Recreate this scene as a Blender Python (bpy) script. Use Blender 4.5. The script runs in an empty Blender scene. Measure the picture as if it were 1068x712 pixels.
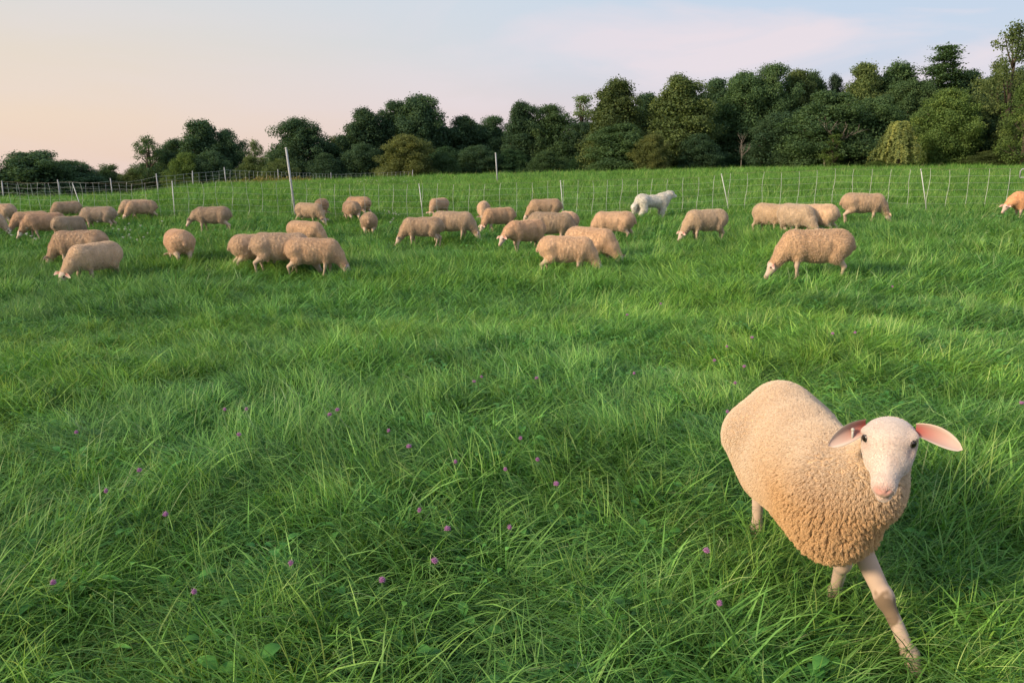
import bpy, math, random
import numpy as np
from mathutils import Vector, Matrix, Euler, noise as mn, kdtree

# ------------------------------------------------------------------ camera, sky, sun, exposure
scn = bpy.context.scene
C = scn.collection
F = 807.0                      # focal length in photo pixels (photo 1068 x 712)
PITCH = math.radians(12.3)
EYE = Vector((0, 0, 1.6))

cam_d = bpy.data.cameras.new('camera')
cam = bpy.data.objects.new('camera', cam_d); C.objects.link(cam)
cam_d.sensor_width = 36.0; cam_d.lens = 36.0 * F / 1068.0
cam_d.clip_start = 0.05; cam_d.clip_end = 3000
cam.location = EYE; cam.rotation_euler = (math.radians(90) - PITCH, 0, 0)
scn.camera = cam

SUN_AZ = math.radians(203)     # where the sun stands, counter-clockwise from +x
SUN_EL = math.radians(24)
EXPOSURE = 0.35
scn.view_settings.view_transform = 'Standard'
scn.view_settings.look = 'None'
scn.view_settings.gamma = 1.0
scn.view_settings.use_curve_mapping = False
scn.view_settings.exposure = EXPOSURE
scn.render.engine = 'CYCLES'
scn.cycles.max_bounces = 6
scn.cycles.diffuse_bounces = 2
scn.cycles.transmission_bounces = 4
scn.cycles.transparent_max_bounces = 6
scn.cycles.use_denoising = True

sl = bpy.data.lights.new('sun', 'SUN')
sl.energy = 3.9; sl.angle = math.radians(11.0); sl.color = (1.0, 0.80, 0.57)
sun = bpy.data.objects.new('sun', sl); C.objects.link(sun)
sdir = Vector((math.cos(SUN_AZ) * math.cos(SUN_EL), math.sin(SUN_AZ) * math.cos(SUN_EL), math.sin(SUN_EL)))
sun.rotation_euler = sdir.to_track_quat('Z', 'Y').to_euler()
sun.location = sdir * 50


def N(nt, t, **kw):
    n = nt.nodes.new(t)
    for k, v in kw.items():
        if k == 'inp':
            for a, b in v.items():
                n.inputs[a].default_value = b
        else:
            setattr(n, k, v)
    return n


def ramp(nt, stops, interp='LINEAR'):
    r = nt.nodes.new('ShaderNodeValToRGB')
    r.color_ramp.interpolation = interp
    el = r.color_ramp.elements
    while len(el) > 1: el.remove(el[-1])
    el[0].position = stops[0][0]; el[0].color = (*stops[0][1], 1)
    for p, c in stops[1:]:
        e = el.new(p); e.color = (*c, 1)
    return r


def srgb(r, g, b):
    def f(v):
        v /= 255.0
        return v / 12.92 if v <= 0.04045 else ((v + 0.055) / 1.055) ** 2.4
    return (f(r), f(g), f(b))


world = bpy.data.worlds.new('World'); scn.world = world; world.use_nodes = True
nt = world.node_tree; nt.nodes.clear(); L = nt.links.new
out = N(nt, 'ShaderNodeOutputWorld')
sky = N(nt, 'ShaderNodeTexSky', sky_type='NISHITA', sun_disc=False)
sky.sun_elevation = SUN_EL
sky.sun_rotation = math.radians(90) - SUN_AZ
sky.dust_density = 2.0; sky.air_density = 1.0
bg1 = N(nt, 'ShaderNodeBackground', inp={'Strength': 0.10}); L(sky.outputs[0], bg1.inputs[0])
tc = N(nt, 'ShaderNodeTexCoord')
sep = N(nt, 'ShaderNodeSeparateXYZ'); L(tc.outputs['Generated'], sep.inputs[0])
# evening haze: warm towards the sunset side (-x), blue away from it, paler low down
def sky_ramp(stops):
    r = ramp(nt, stops); mr = N(nt, 'ShaderNodeMapRange', inp={'From Min': 0.0, 'From Max': 0.5}); L(sep.outputs['Z'], mr.inputs[0]); L(mr.outputs[0], r.inputs[0]); return r
r_w = sky_ramp([(0, srgb(237, 208, 190)), (0.12, srgb(238, 215, 194)), (0.26, srgb(229, 216, 200)), (0.45, srgb(212, 219, 224)), (0.75, srgb(186, 202, 222)), (1, srgb(165, 188, 216))])
r_c = sky_ramp([(0, srgb(230, 208, 205)), (0.14, srgb(224, 209, 211)), (0.26, srgb(213, 216, 224)), (0.42, srgb(205, 217, 229)), (0.75, srgb(172, 196, 224)), (1, srgb(150, 180, 216))])
r_e = sky_ramp([(0, srgb(214, 204, 214)), (0.16, srgb(207, 208, 222)), (0.30, srgb(200, 212, 229)), (0.46, srgb(190, 211, 233)), (0.75, srgb(160, 188, 222)), (1, srgb(140, 174, 214))])
azl = N(nt, 'ShaderNodeMapRange', interpolation_type='SMOOTHSTEP', inp={'From Min': -0.60, 'From Max': 0.12}); L(sep.outputs['X'], azl.inputs[0])
azr = N(nt, 'ShaderNodeMapRange', interpolation_type='SMOOTHSTEP', inp={'From Min': -0.1, 'From Max': 0.45}); L(sep.outputs['X'], azr.inputs[0])
m1 = N(nt, 'ShaderNodeMix', data_type='RGBA'); L(azl.outputs[0], m1.inputs[0]); L(r_w.outputs[0], m1.inputs[6]); L(r_c.outputs[0], m1.inputs[7])
m2 = N(nt, 'ShaderNodeMix', data_type='RGBA'); L(azr.outputs[0], m2.inputs[0]); L(m1.outputs[2], m2.inputs[6]); L(r_e.outputs[0], m2.inputs[7])
# thin streaks of high cloud, mostly on the right
mp = N(nt, 'ShaderNodeMapping', inp={'Scale': (2.2, 2.2, 9.0), 'Rotation': (0.0, 0.22, 0.0), 'Location': (0.35, 0.0, 0.1)}); L(tc.outputs['Generated'], mp.inputs[0])
cn = N(nt, 'ShaderNodeTexNoise', inp={'Scale': 1.5, 'Detail': 7.0, 'Roughness': 0.52, 'Distortion': 0.5}); L(mp.outputs[0], cn.inputs['Vector'])
cr = ramp(nt, [(0.42, (0, 0, 0)), (0.64, (1, 1, 1))]); L(cn.outputs[0], cr.inputs[0])
cm = N(nt, 'ShaderNodeMapRange', interpolation_type='SMOOTHSTEP', inp={'From Min': -0.25, 'From Max': 0.25, 'To Min': 0.22, 'To Max': 0.95}); L(sep.outputs['X'], cm.inputs[0])
cmul = N(nt, 'ShaderNodeMath', operation='MULTIPLY'); L(cr.outputs[0], cmul.inputs[0]); L(cm.outputs[0], cmul.inputs[1])
m3 = N(nt, 'ShaderNodeMix', data_type='RGBA'); L(cmul.outputs[0], m3.inputs[0]); L(m2.outputs[2], m3.inputs[6]); m3.inputs[7].default_value = (*srgb(232, 220, 226), 1)
bg2 = N(nt, 'ShaderNodeBackground', inp={'Strength': 0.83}); L(m3.outputs[2], bg2.inputs[0])
ms = N(nt, 'ShaderNodeMixShader', inp={0: 0.93}); L(bg1.outputs[0], ms.inputs[1]); L(bg2.outputs[0], ms.inputs[2])
L(ms.outputs[0], out.inputs[0])

# ------------------------------------------------------------------ helpers
rng = np.random.default_rng(7)
random.seed(7)
CP, SP = math.cos(PITCH), math.sin(PITCH)


def ray(px, py):
    u, v = (px - 534) / F, (py - 356) / F
    return Vector((u, CP - v * SP, -SP - v * CP))


def project(p):
    x, y, z = p[0], p[1], p[2] - EYE.z
    t = y * CP - z * SP
    v = -(y * SP + z * CP) / t
    return 534 + F * x / t, 356 + F * v


UK = np.array([-3, -.70, -.66, -.48, -.42, -.37, -.24, -.04, .3, .66, 3])
YCK = np.array([30, 30, 31, 34, 38, 42, 55, 70, 75, 75, 75.])
AK = np.array([.041, .041, .040, .033, .024, .0175, .0130, .0062, -.002, -.0075, -.0075])


def H(x, y, bumps=True):
    x = np.asarray(x, float); y = np.asarray(y, float)
    yy = np.maximum(y, 3.0)
    u = x / yy
    yc = np.interp(u, UK, YCK); a = np.interp(u, UK, AK)
    zc = 1.55 - a * yc
    s = np.clip((y - 6) / (yc - 6), 0, 1)
    s = np.where(s < .1, 5 * s * s, s - .05) / .95
    z = zc * s
    left = np.interp(u, [-3, -.3, 0, .3], [.075, .06, .012, 0.0])
    over = np.clip(y - yc, 0, 60)
    z = z - left * over * np.clip(over / 12, 0, 1)
    sm = lambda v: np.clip(v, 0, 1) ** 2 * (3 - 2 * np.clip(v, 0, 1))
    z = z - .31 * sm((y - 4.5) / 8) * (1 - sm((y - 21) / 12)) * np.interp(u, [-.1, .1, .4], [1, .75, -.45])
    if bumps:
        f = np.clip((y - 95) / -30, 0, 1) * 1.0
        z = z + f * (.030 * np.sin(x * 1.9 + 1.3 * np.sin(y * .8)) * np.sin(y * 1.6 + 1.1 * np.sin(x * 1.1)) +
                     .020 * np.sin(x * 3.7 + y * 1.3 + 2) * np.sin(y * 3.1 - x * 1.7))
    return z


def Hf(x, y): return float(H(x, y))


def ground_at(px, py, dz=0.0):
    """point where the ray of a photo pixel meets the ground raised by dz"""
    r = ray(px, py); t0, t1 = 0.3, 0.3
    while t1 < 120:
        p = EYE + r * t1
        if p.z < Hf(p.x, p.y) + dz: break
        t0 = t1; t1 *= 1.04
    for _ in range(25):
        tm = (t0 + t1) / 2; p = EYE + r * tm
        if p.z < Hf(p.x, p.y) + dz: t1 = tm
        else: t0 = tm
    return EYE + r * t1


def at(px, d):
    """ground point in the direction of photo column px (at the horizon) at distance d"""
    x = (px - 534) / F * d * CP
    return x, d


def tag(o, label=None, cat=None, group=None, kind=None):
    if label: o['label'] = label
    if cat: o['category'] = cat
    if group: o['group'] = group
    if kind: o['kind'] = kind
    return o


def mesh_obj(name, verts, faces, mat=None, parent=None, smooth=True, attrs=None, link=True):
    me = bpy.data.meshes.new(name)
    verts = np.asarray(verts, dtype=np.float32)
    if isinstance(faces, np.ndarray):
        nf, k = faces.shape
        me.vertices.add(len(verts)); me.vertices.foreach_set('co', verts.ravel())
        me.loops.add(nf * k); me.loops.foreach_set('vertex_index', faces.ravel().astype(np.int32))
        me.polygons.add(nf); me.polygons.foreach_set('loop_start', np.arange(0, nf * k, k, dtype=np.int32))
        me.update(calc_edges=True)
    else:
        me.from_pydata(verts.tolist(), [], faces)
    if smooth: me.polygons.foreach_set('use_smooth', np.ones(len(me.polygons), dtype=bool))
    if attrs:
        for an, (ty, arr) in attrs.items():
            a = me.attributes.new(an, ty, 'POINT')
            a.data.foreach_set('color' if ty == 'FLOAT_COLOR' else ('vector' if ty == 'FLOAT_VECTOR' else 'value'), np.asarray(arr, np.float32).ravel())
    me.validate()
    me.update()
    if mat: me.materials.append(mat)
    o = bpy.data.objects.new(name, me)
    if link: C.objects.link(o)
    if parent: o.parent = parent
    return o


class MB:
    def __init__(s): s.v = []; s.f = []

    def tube(s, pts, rad, n=6, cap=True):
        pts = [Vector(p) for p in pts]
        if not hasattr(rad, '__len__'): rad = [rad] * len(pts)
        b = len(s.v); up = Vector((0.13, 0.31, 0.94))
        for i, p in enumerate(pts):
            d = (pts[min(i + 1, len(pts) - 1)] - pts[max(i - 1, 0)]).normalized()
            a = d.cross(up)
            if a.length < 1e-3: a = d.cross(Vector((1, 0, 0)))
            a.normalize(); c = d.cross(a)
            for k in range(n):
                t = 2 * math.pi * k / n
                s.v.append(p + (a * math.cos(t) + c * math.sin(t)) * rad[i])
        for i in range(len(pts) - 1):
            for k in range(n):
                k2 = (k + 1) % n
                s.f.append((b + i * n + k, b + i * n + k2, b + (i + 1) * n + k2, b + (i + 1) * n + k))
        if cap:
            s.f.append(tuple(b + k for k in range(n))[::-1])
            s.f.append(tuple(b + (len(pts) - 1) * n + k for k in range(n)))

    def ball(s, c, r, seg=8, ring=6):
        b = len(s.v); c = Vector(c); r = (r, r, r) if not hasattr(r, '__len__') else r
        s.v.append(c + Vector((0, 0, r[2])))
        for i in range(1, ring):
            ph = math.pi * i / ring
            for k in range(seg):
                t = 2 * math.pi * k / seg
                s.v.append(c + Vector((r[0] * math.sin(ph) * math.cos(t), r[1] * math.sin(ph) * math.sin(t), r[2] * math.cos(ph))))
        s.v.append(c - Vector((0, 0, r[2]))); e = len(s.v) - 1
        for k in range(seg):
            k2 = (k + 1) % seg
            s.f.append((b, b + 1 + k, b + 1 + k2))
            for i in range(ring - 2):
                s.f.append((b + 1 + i * seg + k, b + 1 + (i + 1) * seg + k, b + 1 + (i + 1) * seg + k2, b + 1 + i * seg + k2))
            s.f.append((b + 1 + (ring - 2) * seg + k, e, b + 1 + (ring - 2) * seg + k2))

    def quad(s, a, b, c, d):
        n = len(s.v); s.v += [Vector(a), Vector(b), Vector(c), Vector(d)]; s.f.append((n, n + 1, n + 2, n + 3))

    def build(s, name, mat, parent=None, smooth=True, link=True):
        return mesh_obj(name, [tuple(v) for v in s.v], s.f, mat, parent, smooth, link=link)


def copy_tree(o, parent=None):
    c = o.copy(); C.objects.link(c); c.parent = parent
    if parent is not None: c.matrix_parent_inverse = o.matrix_parent_inverse.copy()
    for ch in list(KIDS.get(o.name, [])):
        copy_tree(ch, c)
    return c


KIDS = {}
def kid(parent, o):
    KIDS.setdefault(parent.name, []).append(o); return o


def empty(name, loc=(0, 0, 0), rz=0.0):
    o = bpy.data.objects.new(name, None); C.objects.link(o); o.location = loc; o.rotation_euler = (0, 0, rz)
    o.empty_display_size = 0.2
    return o


# ------------------------------------------------------------------ materials
def new_mat(name):
    m = bpy.data.materials.new(name); m.use_nodes = True; m.node_tree.nodes.clear()
    return m, m.node_tree


def simple(name, col, rough=0.7, spec=0.3, noise_scale=30.0, var=0.25, metallic=0.0):
    m, nt = new_mat(name); L = nt.links.new
    o = N(nt, 'ShaderNodeOutputMaterial'); p = N(nt, 'ShaderNodeBsdfPrincipled', inp={'Roughness': rough, 'Specular IOR Level': spec, 'Metallic': metallic})
    tc = N(nt, 'ShaderNodeTexCoord'); n = N(nt, 'ShaderNodeTexNoise', inp={'Scale': noise_scale, 'Detail': 4.0}); L(tc.outputs['Object'], n.inputs['Vector'])
    r = ramp(nt, [(0.3, tuple(c * (1 - var) for c in col)), (0.7, tuple(min(1, c * (1 + var)) for c in col))]); L(n.outputs[0], r.inputs[0])
    L(r.outputs[0], p.inputs['Base Color']); L(p.outputs[0], o.inputs[0])
    return m


def leafy(name, stops, trans=0.35, rough=0.5, inst_tint=False, use_objcol=False, spec=0.25):
    """two-sided leaf material: colour from the per-blade attribute 'vary', shifted by patch tint or the object's colour"""
    m, nt = new_mat(name); L = nt.links.new
    o = N(nt, 'ShaderNodeOutputMaterial')
    at_ = N(nt, 'ShaderNodeAttribute', attribute_name='vary')
    r = ramp(nt, stops); L(at_.outputs['Fac'], r.inputs[0]); col = r.outputs[0]
    if inst_tint:
        it = N(nt, 'ShaderNodeAttribute', attribute_name='tint', attribute_type='INSTANCER')
        mx = N(nt, 'ShaderNodeMix', data_type='RGBA', blend_type='MULTIPLY', inp={0: 1.0}); L(col, mx.inputs[6]); L(it.outputs['Color'], mx.inputs[7]); col = mx.outputs[2]
    if use_objcol:
        oi = N(nt, 'ShaderNodeObjectInfo')
        mx = N(nt, 'ShaderNodeMix', data_type='RGBA', blend_type='MULTIPLY', inp={0: 1.0}); L(col, mx.inputs[6]); L(oi.outputs['Color'], mx.inputs[7]); col = mx.outputs[2]
    p = N(nt, 'ShaderNodeBsdfPrincipled', inp={'Roughness': rough, 'Specular IOR Level': spec}); L(col, p.inputs['Base Color'])
    t = N(nt, 'ShaderNodeBsdfTranslucent'); g = N(nt, 'ShaderNodeMix', data_type='RGBA', blend_type='MULTIPLY', inp={0: 1.0}); L(col, g.inputs[6]); g.inputs[7].default_value = (1.25, 1.2, .55, 1); L(g.outputs[2], t.inputs[0])
    ms = N(nt, 'ShaderNodeMixShader', inp={0: trans}); L(p.outputs[0], ms.inputs[1]); L(t.outputs[0], ms.inputs[2]); L(ms.outputs[0], o.inputs[0])
    return m


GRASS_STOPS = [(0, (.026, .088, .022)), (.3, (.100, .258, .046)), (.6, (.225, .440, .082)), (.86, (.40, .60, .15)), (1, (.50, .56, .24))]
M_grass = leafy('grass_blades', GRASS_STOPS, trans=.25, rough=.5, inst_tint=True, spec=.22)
M_weed = leafy('weed_leaves', [(0, (.06, .20, .04)), (.7, (.15, .37, .07)), (1, (.26, .50, .11))], trans=.25, rough=.5, inst_tint=True, spec=.22)
M_plant = leafy('plant_leaves', [(0, (.14, .30, .05)), (1, (.34, .55, .13))], trans=.3, rough=.5)
M_leaf = leafy('tree_leaves', [(0, (.060, .104, .058)), (.5, (.090, .148, .070)), (1, (.15, .212, .090))], trans=.34, rough=.65, use_objcol=True, spec=.12)
M_bark = simple('bark', (.11, .085, .065), .9, .1, 3.0, .4)
M_deadwood = simple('dead_wood', (.26, .22, .18), .9, .1, 4.0, .3)
M_post = simple('post_plastic', (.62, .63, .60), .5, .3, 20, .12)
M_net = simple('net_twine', (.62, .63, .58), .7, .1, 8, .2)
M_steel = simple('weathered_steel', (.40, .41, .42), .55, .4, 12, .2)
M_rope = simple('fence_rope', (.36, .28, .22), .8, .1, 20, .2)
M_pink = simple('clover_petals', (.52, .24, .46), .7, .1, 300, .35)
M_dry = simple('dried_flower', (.20, .09, .05), .8, .1, 200, .3)
M_stem = simple('flower_stem', (.08, .17, .035), .6, .2, 80, .2)
M_white = simple('white_petals', (.62, .62, .54), .7, .1, 200, .15)
M_eye = simple('eye', (.012, .008, .006), .08, .6, 50, .1)
M_hoof = simple('hoof', (.10, .075, .055), .6, .3, 60, .3)
M_tag = simple('ear_tag_metal', (.5, .48, .42), .35, .5, 100, .1)
M_golden = leafy('goldenrod', [(0, (.09, .12, .03)), (.5, (.22, .18, .05)), (1, (.34, .24, .06))], trans=.2, rough=.7)

# ground sheet
M_ground, nt = new_mat('field_ground'); L = nt.links.new
o = N(nt, 'ShaderNodeOutputMaterial'); p = N(nt, 'ShaderNodeBsdfPrincipled', inp={'Roughness': .9, 'Specular IOR Level': .05})
tc = N(nt, 'ShaderNodeTexCoord'); n1 = N(nt, 'ShaderNodeTexNoise', inp={'Scale': .35, 'Detail': 9.0, 'Roughness': .7}); L(tc.outputs['Object'], n1.inputs['Vector'])
r = ramp(nt, [(.3, (.016, .036, .010)), (.55, (.03, .065, .015)), (.75, (.06, .10, .026))]); L(n1.outputs[0], r.inputs[0]); L(r.outputs[0], p.inputs['Base Color'])
n2 = N(nt, 'ShaderNodeTexNoise', inp={'Scale': 14.0, 'Detail': 6.0}); L(tc.outputs['Object'], n2.inputs['Vector'])
bp = N(nt, 'ShaderNodeBump', inp={'Strength': .6, 'Distance': .05}); L(n2.outputs[0], bp.inputs['Height']); L(bp.outputs[0], p.inputs['Normal'])
L(p.outputs[0], o.inputs[0])

# ------------------------------------------------------------------ terrain
def axis(lo, hi, steps):
    a = [0.0]; st = .35
    while a[-1] < hi:
        a.append(a[-1] + st)
        st = min(st * 1.035, steps)
    b = [0.0]; st = .35
    while b[-1] > lo:
        b.append(b[-1] - st); st = min(st * 1.035, steps)
    return np.array(sorted(set(a + b)))
gx = axis(-900, 900, 30); gy = axis(-60, 1500, 30)
X, Y = np.meshgrid(gx, gy, indexing='ij')
Z = H(X, Y)
nx, ny = X.shape
ids = np.arange(nx * ny).reshape(nx, ny)
fc = np.stack([ids[:-1, :-1], ids[1:, :-1], ids[1:, 1:], ids[:-1, 1:]], -1).reshape(-1, 4)
ground = mesh_obj('ground', np.stack([X, Y, Z], -1).reshape(-1, 3), fc, M_ground)
tag(ground, kind='structure')

# ------------------------------------------------------------------ smooth noise on arrays
def vnoise(x, y, seed=0):
    """2-D value noise, 0..1"""
    xi = np.floor(x).astype(np.int64); yi = np.floor(y).astype(np.int64)
    fx = x - xi; fy = y - yi; fx = fx * fx * (3 - 2 * fx); fy = fy * fy * (3 - 2 * fy)
    def h(a, b):
        n = (a * 374761393 + b * 668265263 + seed * 1274126177) & 0xffffffff
        n = ((n ^ (n >> 13)) * 1274126177) & 0xffffffff
        return ((n ^ (n >> 16)) & 0xffff) / 65535.0
    return (h(xi, yi) * (1 - fx) + h(xi + 1, yi) * fx) * (1 - fy) + (h(xi, yi + 1) * (1 - fx) + h(xi + 1, yi + 1) * fx) * fy


def fbm(x, y, seed=0, oct=3):
    s = 0; a = .5; t = 0
    for i in range(oct):
        s = s + a * vnoise(x * 2 ** i, y * 2 ** i, seed + i); t += a; a *= .5
    return s / t

# ------------------------------------------------------------------ animals: one smooth surface from a signed distance field
def ell(P, c, r, R=None):
    q = P - np.asarray(c, np.float32)
    if R is not None: q = q @ R          # columns of R are the local axes
    r = np.asarray(r, np.float32)
    k0 = np.linalg.norm(q / r, axis=1); k1 = np.linalg.norm(q / (r * r), axis=1)
    return np.where(k1 > 1e-6, k0 * (k0 - 1) / np.maximum(k1, 1e-6), -r.min())


def cone(P, a, b, ra, rb):
    a = np.asarray(a, np.float32); b = np.asarray(b, np.float32); ba = b - a
    h = np.clip(((P - a) @ ba) / max(float(ba @ ba), 1e-9), 0, 1)
    return np.linalg.norm(P - a - h[:, None] * ba, axis=1) - (ra + (rb - ra) * h)


def smin(a, b, k):
    h = np.clip(.5 + .5 * (b - a) / k, 0, 1)
    return b + (a - b) * h - k * h * (1 - h)


def smax(a, b, k): return -smin(-a, -b, k)


def surface_nets(f, lo, hi, h):
    lo = np.asarray(lo, float); hi = np.asarray(hi, float)
    B = 6
    nb = np.ceil((hi - lo) / (h * B)).astype(int)
    cx = [lo[i] + (np.arange(nb[i]) + .5) * B * h for i in range(3)]
    cc = np.stack(np.meshgrid(*cx, indexing='ij'), -1).reshape(-1, 3).astype(np.float32)
    fcv = f(cc).reshape(nb)
    n = nb * B
    FV = np.repeat(np.repeat(np.repeat(fcv, B, 0), B, 1), B, 2).astype(np.float32)
    act = np.abs(FV) < B * h * 2.0
    idx = np.argwhere(act)
    pts = (lo + idx * h + h / 2).astype(np.float32)
    vals = np.empty(len(pts), np.float32)
    for s in range(0, len(pts), 400000): vals[s:s + 400000] = f(pts[s:s + 400000])
    FV[act] = vals
    ins = FV < 0
    cs = np.zeros(n - 1, np.int8)
    offs = [(i, j, k) for i in (0, 1) for j in (0, 1) for k in (0, 1)]
    for i, j, k in offs: cs += ins[i:n[0] - 1 + i, j:n[1] - 1 + j, k:n[2] - 1 + k]
    cells = np.argwhere((cs > 0) & (cs < 8))
    cv = np.stack([FV[cells[:, 0] + i, cells[:, 1] + j, cells[:, 2] + k] for i, j, k in offs], 1)
    acc = np.zeros((len(cells), 3)); cnt = np.zeros(len(cells))
    O = np.array(offs, float)
    for a in range(8):
        for b in range(a + 1, 8):
            if np.abs(O[a] - O[b]).sum() != 1: continue
            m = (cv[:, a] < 0) != (cv[:, b] < 0)
            t = np.where(m, cv[:, a] / np.where(m, cv[:, a] - cv[:, b], 1), 0)
            acc += np.where(m[:, None], O[a] + t[:, None] * (O[b] - O[a]), 0); cnt += m
    V = lo + h / 2 + (cells + acc / cnt[:, None]) * h
    cid = -np.ones(n - 1, np.int64); cid[cells[:, 0], cells[:, 1], cells[:, 2]] = np.arange(len(cells))
    quads = []
    for ax in range(3):
        b_, c_ = (ax + 1) % 3, (ax + 2) % 3
        s0 = [slice(None)] * 3; s1 = [slice(None)] * 3
        s0[ax] = slice(0, -1); s1[ax] = slice(1, None)
        e0 = ins[tuple(s0)]; e1 = ins[tuple(s1)]
        ed = np.argwhere(e0 != e1)
        ed = ed[(ed[:, b_] > 0) & (ed[:, c_] > 0) & (ed[:, b_] < n[b_] - 1) & (ed[:, c_] < n[c_] - 1)]
        eb = np.zeros(3, int); eb[b_] = 1; ec = np.zeros(3, int); ec[c_] = 1
        g = lambda q: cid[q[:, 0], q[:, 1], q[:, 2]]
        q = np.stack([g(ed - eb - ec), g(ed - ec), g(ed), g(ed - eb)], 1)
        inside_first = ins[ed[:, 0], ed[:, 1], ed[:, 2]]
        q[~inside_first] = q[~inside_first][:, ::-1]
        quads.append(q)
    Q = np.concatenate(quads); Q = Q[(Q >= 0).all(1)]
    return V, Q


def vert_normals(V, Q):
    a = V[Q[:, 2]] - V[Q[:, 0]]; b = V[Q[:, 3]] - V[Q[:, 1]]; n = np.cross(a, b)
    out = np.zeros_like(V)
    for k in range(4): np.add.at(out, Q[:, k], n)
    return out / np.maximum(np.linalg.norm(out, axis=1, keepdims=True), 1e-9)


def frame(fwd, up):
    """3x3 with columns forward, side(left), up"""
    f = Vector(fwd).normalized(); u = Vector(up); s = u.cross(f).normalized(); u = f.cross(s)
    return np.array([[f.x, s.x, u.x], [f.y, s.y, u.y], [f.z, s.z, u.z]], np.float32)


# wool material reads vertex colour, object colour and noise; bump gives the crimp
def animal_mat(name, bump=.5, crimp=90.0, objcol=True):
    m, nt = new_mat(name); L = nt.links.new
    o = N(nt, 'ShaderNodeOutputMaterial'); p = N(nt, 'ShaderNodeBsdfPrincipled', inp={'Roughness': .85, 'Specular IOR Level': .12, 'Sheen Weight': .15})
    c = N(nt, 'ShaderNodeAttribute', attribute_name='coat'); w = N(nt, 'ShaderNodeAttribute', attribute_name='wool')
    tc = N(nt, 'ShaderNodeTexCoord'); n = N(nt, 'ShaderNodeTexNoise', inp={'Scale': crimp, 'Detail': 4.0, 'Roughness': .65}); L(tc.outputs['Object'], n.inputs['Vector'])
    n3 = N(nt, 'ShaderNodeTexNoise', inp={'Scale': 6.0, 'Detail': 3.0}); L(tc.outputs['Object'], n3.inputs['Vector'])
    r = ramp(nt, [(.32, (.72, .68, .63)), (.68, (1.14, 1.14, 1.12))]); L(n3.outputs[0], r.inputs[0])
    mx0 = N(nt, 'ShaderNodeMix', data_type='RGBA', blend_type='MULTIPLY'); L(w.outputs['Fac'], mx0.inputs[0]); L(c.outputs['Color'], mx0.inputs[6]); L(r.outputs[0], mx0.inputs[7])
    col = mx0.outputs[2]
    if objcol:
        oi = N(nt, 'ShaderNodeObjectInfo')
        mx = N(nt, 'ShaderNodeMix', data_type='RGBA', blend_type='MULTIPLY'); L(w.outputs['Fac'], mx.inputs[0]); L(col, mx.inputs[6]); L(oi.outputs['Color'], mx.inputs[7]); col = mx.outputs[2]
    L(col, p.inputs['Base Color'])
    bs = N(nt, 'ShaderNodeMath', operation='MULTIPLY', inp={1: bump}); L(w.outputs['Fac'], bs.inputs[0])
    b = N(nt, 'ShaderNodeBump', inp={'Distance': .006}); L(bs.outputs[0], b.inputs['Strength']); L(n.outputs[0], b.inputs['Height']); L(b.outputs[0], p.inputs['Normal'])
    L(p.outputs[0], o.inputs[0])
    return m


M_coat = animal_mat('sheep_coat', .9, 55.0)
M_coat_fine = animal_mat('sheep_coat_close', .8, 160.0)
M_dog = animal_mat('dog_coat', .6, 60.0, False)


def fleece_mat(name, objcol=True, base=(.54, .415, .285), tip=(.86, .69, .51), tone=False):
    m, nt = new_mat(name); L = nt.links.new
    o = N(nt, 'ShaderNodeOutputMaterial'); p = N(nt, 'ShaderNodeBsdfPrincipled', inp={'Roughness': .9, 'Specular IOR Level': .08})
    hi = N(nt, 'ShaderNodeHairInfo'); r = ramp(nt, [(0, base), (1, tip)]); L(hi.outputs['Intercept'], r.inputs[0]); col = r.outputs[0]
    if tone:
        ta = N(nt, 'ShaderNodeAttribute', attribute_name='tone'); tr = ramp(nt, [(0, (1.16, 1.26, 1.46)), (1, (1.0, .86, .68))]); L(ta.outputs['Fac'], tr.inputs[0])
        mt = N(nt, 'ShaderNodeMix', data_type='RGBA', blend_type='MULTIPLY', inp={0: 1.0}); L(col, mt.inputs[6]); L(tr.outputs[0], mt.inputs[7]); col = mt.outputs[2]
    hr = ramp(nt, [(0, (.80, .78, .75)), (1, (1.12, 1.12, 1.12))]); L(hi.outputs['Random'], hr.inputs[0])
    mx = N(nt, 'ShaderNodeMix', data_type='RGBA', blend_type='MULTIPLY', inp={0: 1.0}); L(col, mx.inputs[6]); L(hr.outputs[0], mx.inputs[7]); col = mx.outputs[2]
    if objcol:
        oi = N(nt, 'ShaderNodeObjectInfo')
        mx = N(nt, 'ShaderNodeMix', data_type='RGBA', blend_type='MULTIPLY', inp={0: 1.0}); L(col, mx.inputs[6]); L(oi.outputs['Color'], mx.inputs[7]); col = mx.outputs[2]
    L(col, p.inputs['Base Color']); L(p.outputs[0], o.inputs[0])
    return m


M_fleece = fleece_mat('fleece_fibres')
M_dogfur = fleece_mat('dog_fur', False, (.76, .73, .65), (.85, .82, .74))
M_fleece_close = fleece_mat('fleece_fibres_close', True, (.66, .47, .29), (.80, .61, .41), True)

M_facehair = fleece_mat('face_hair_fibres', False, (.80, .68, .59), (.90, .80, .71))


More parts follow.
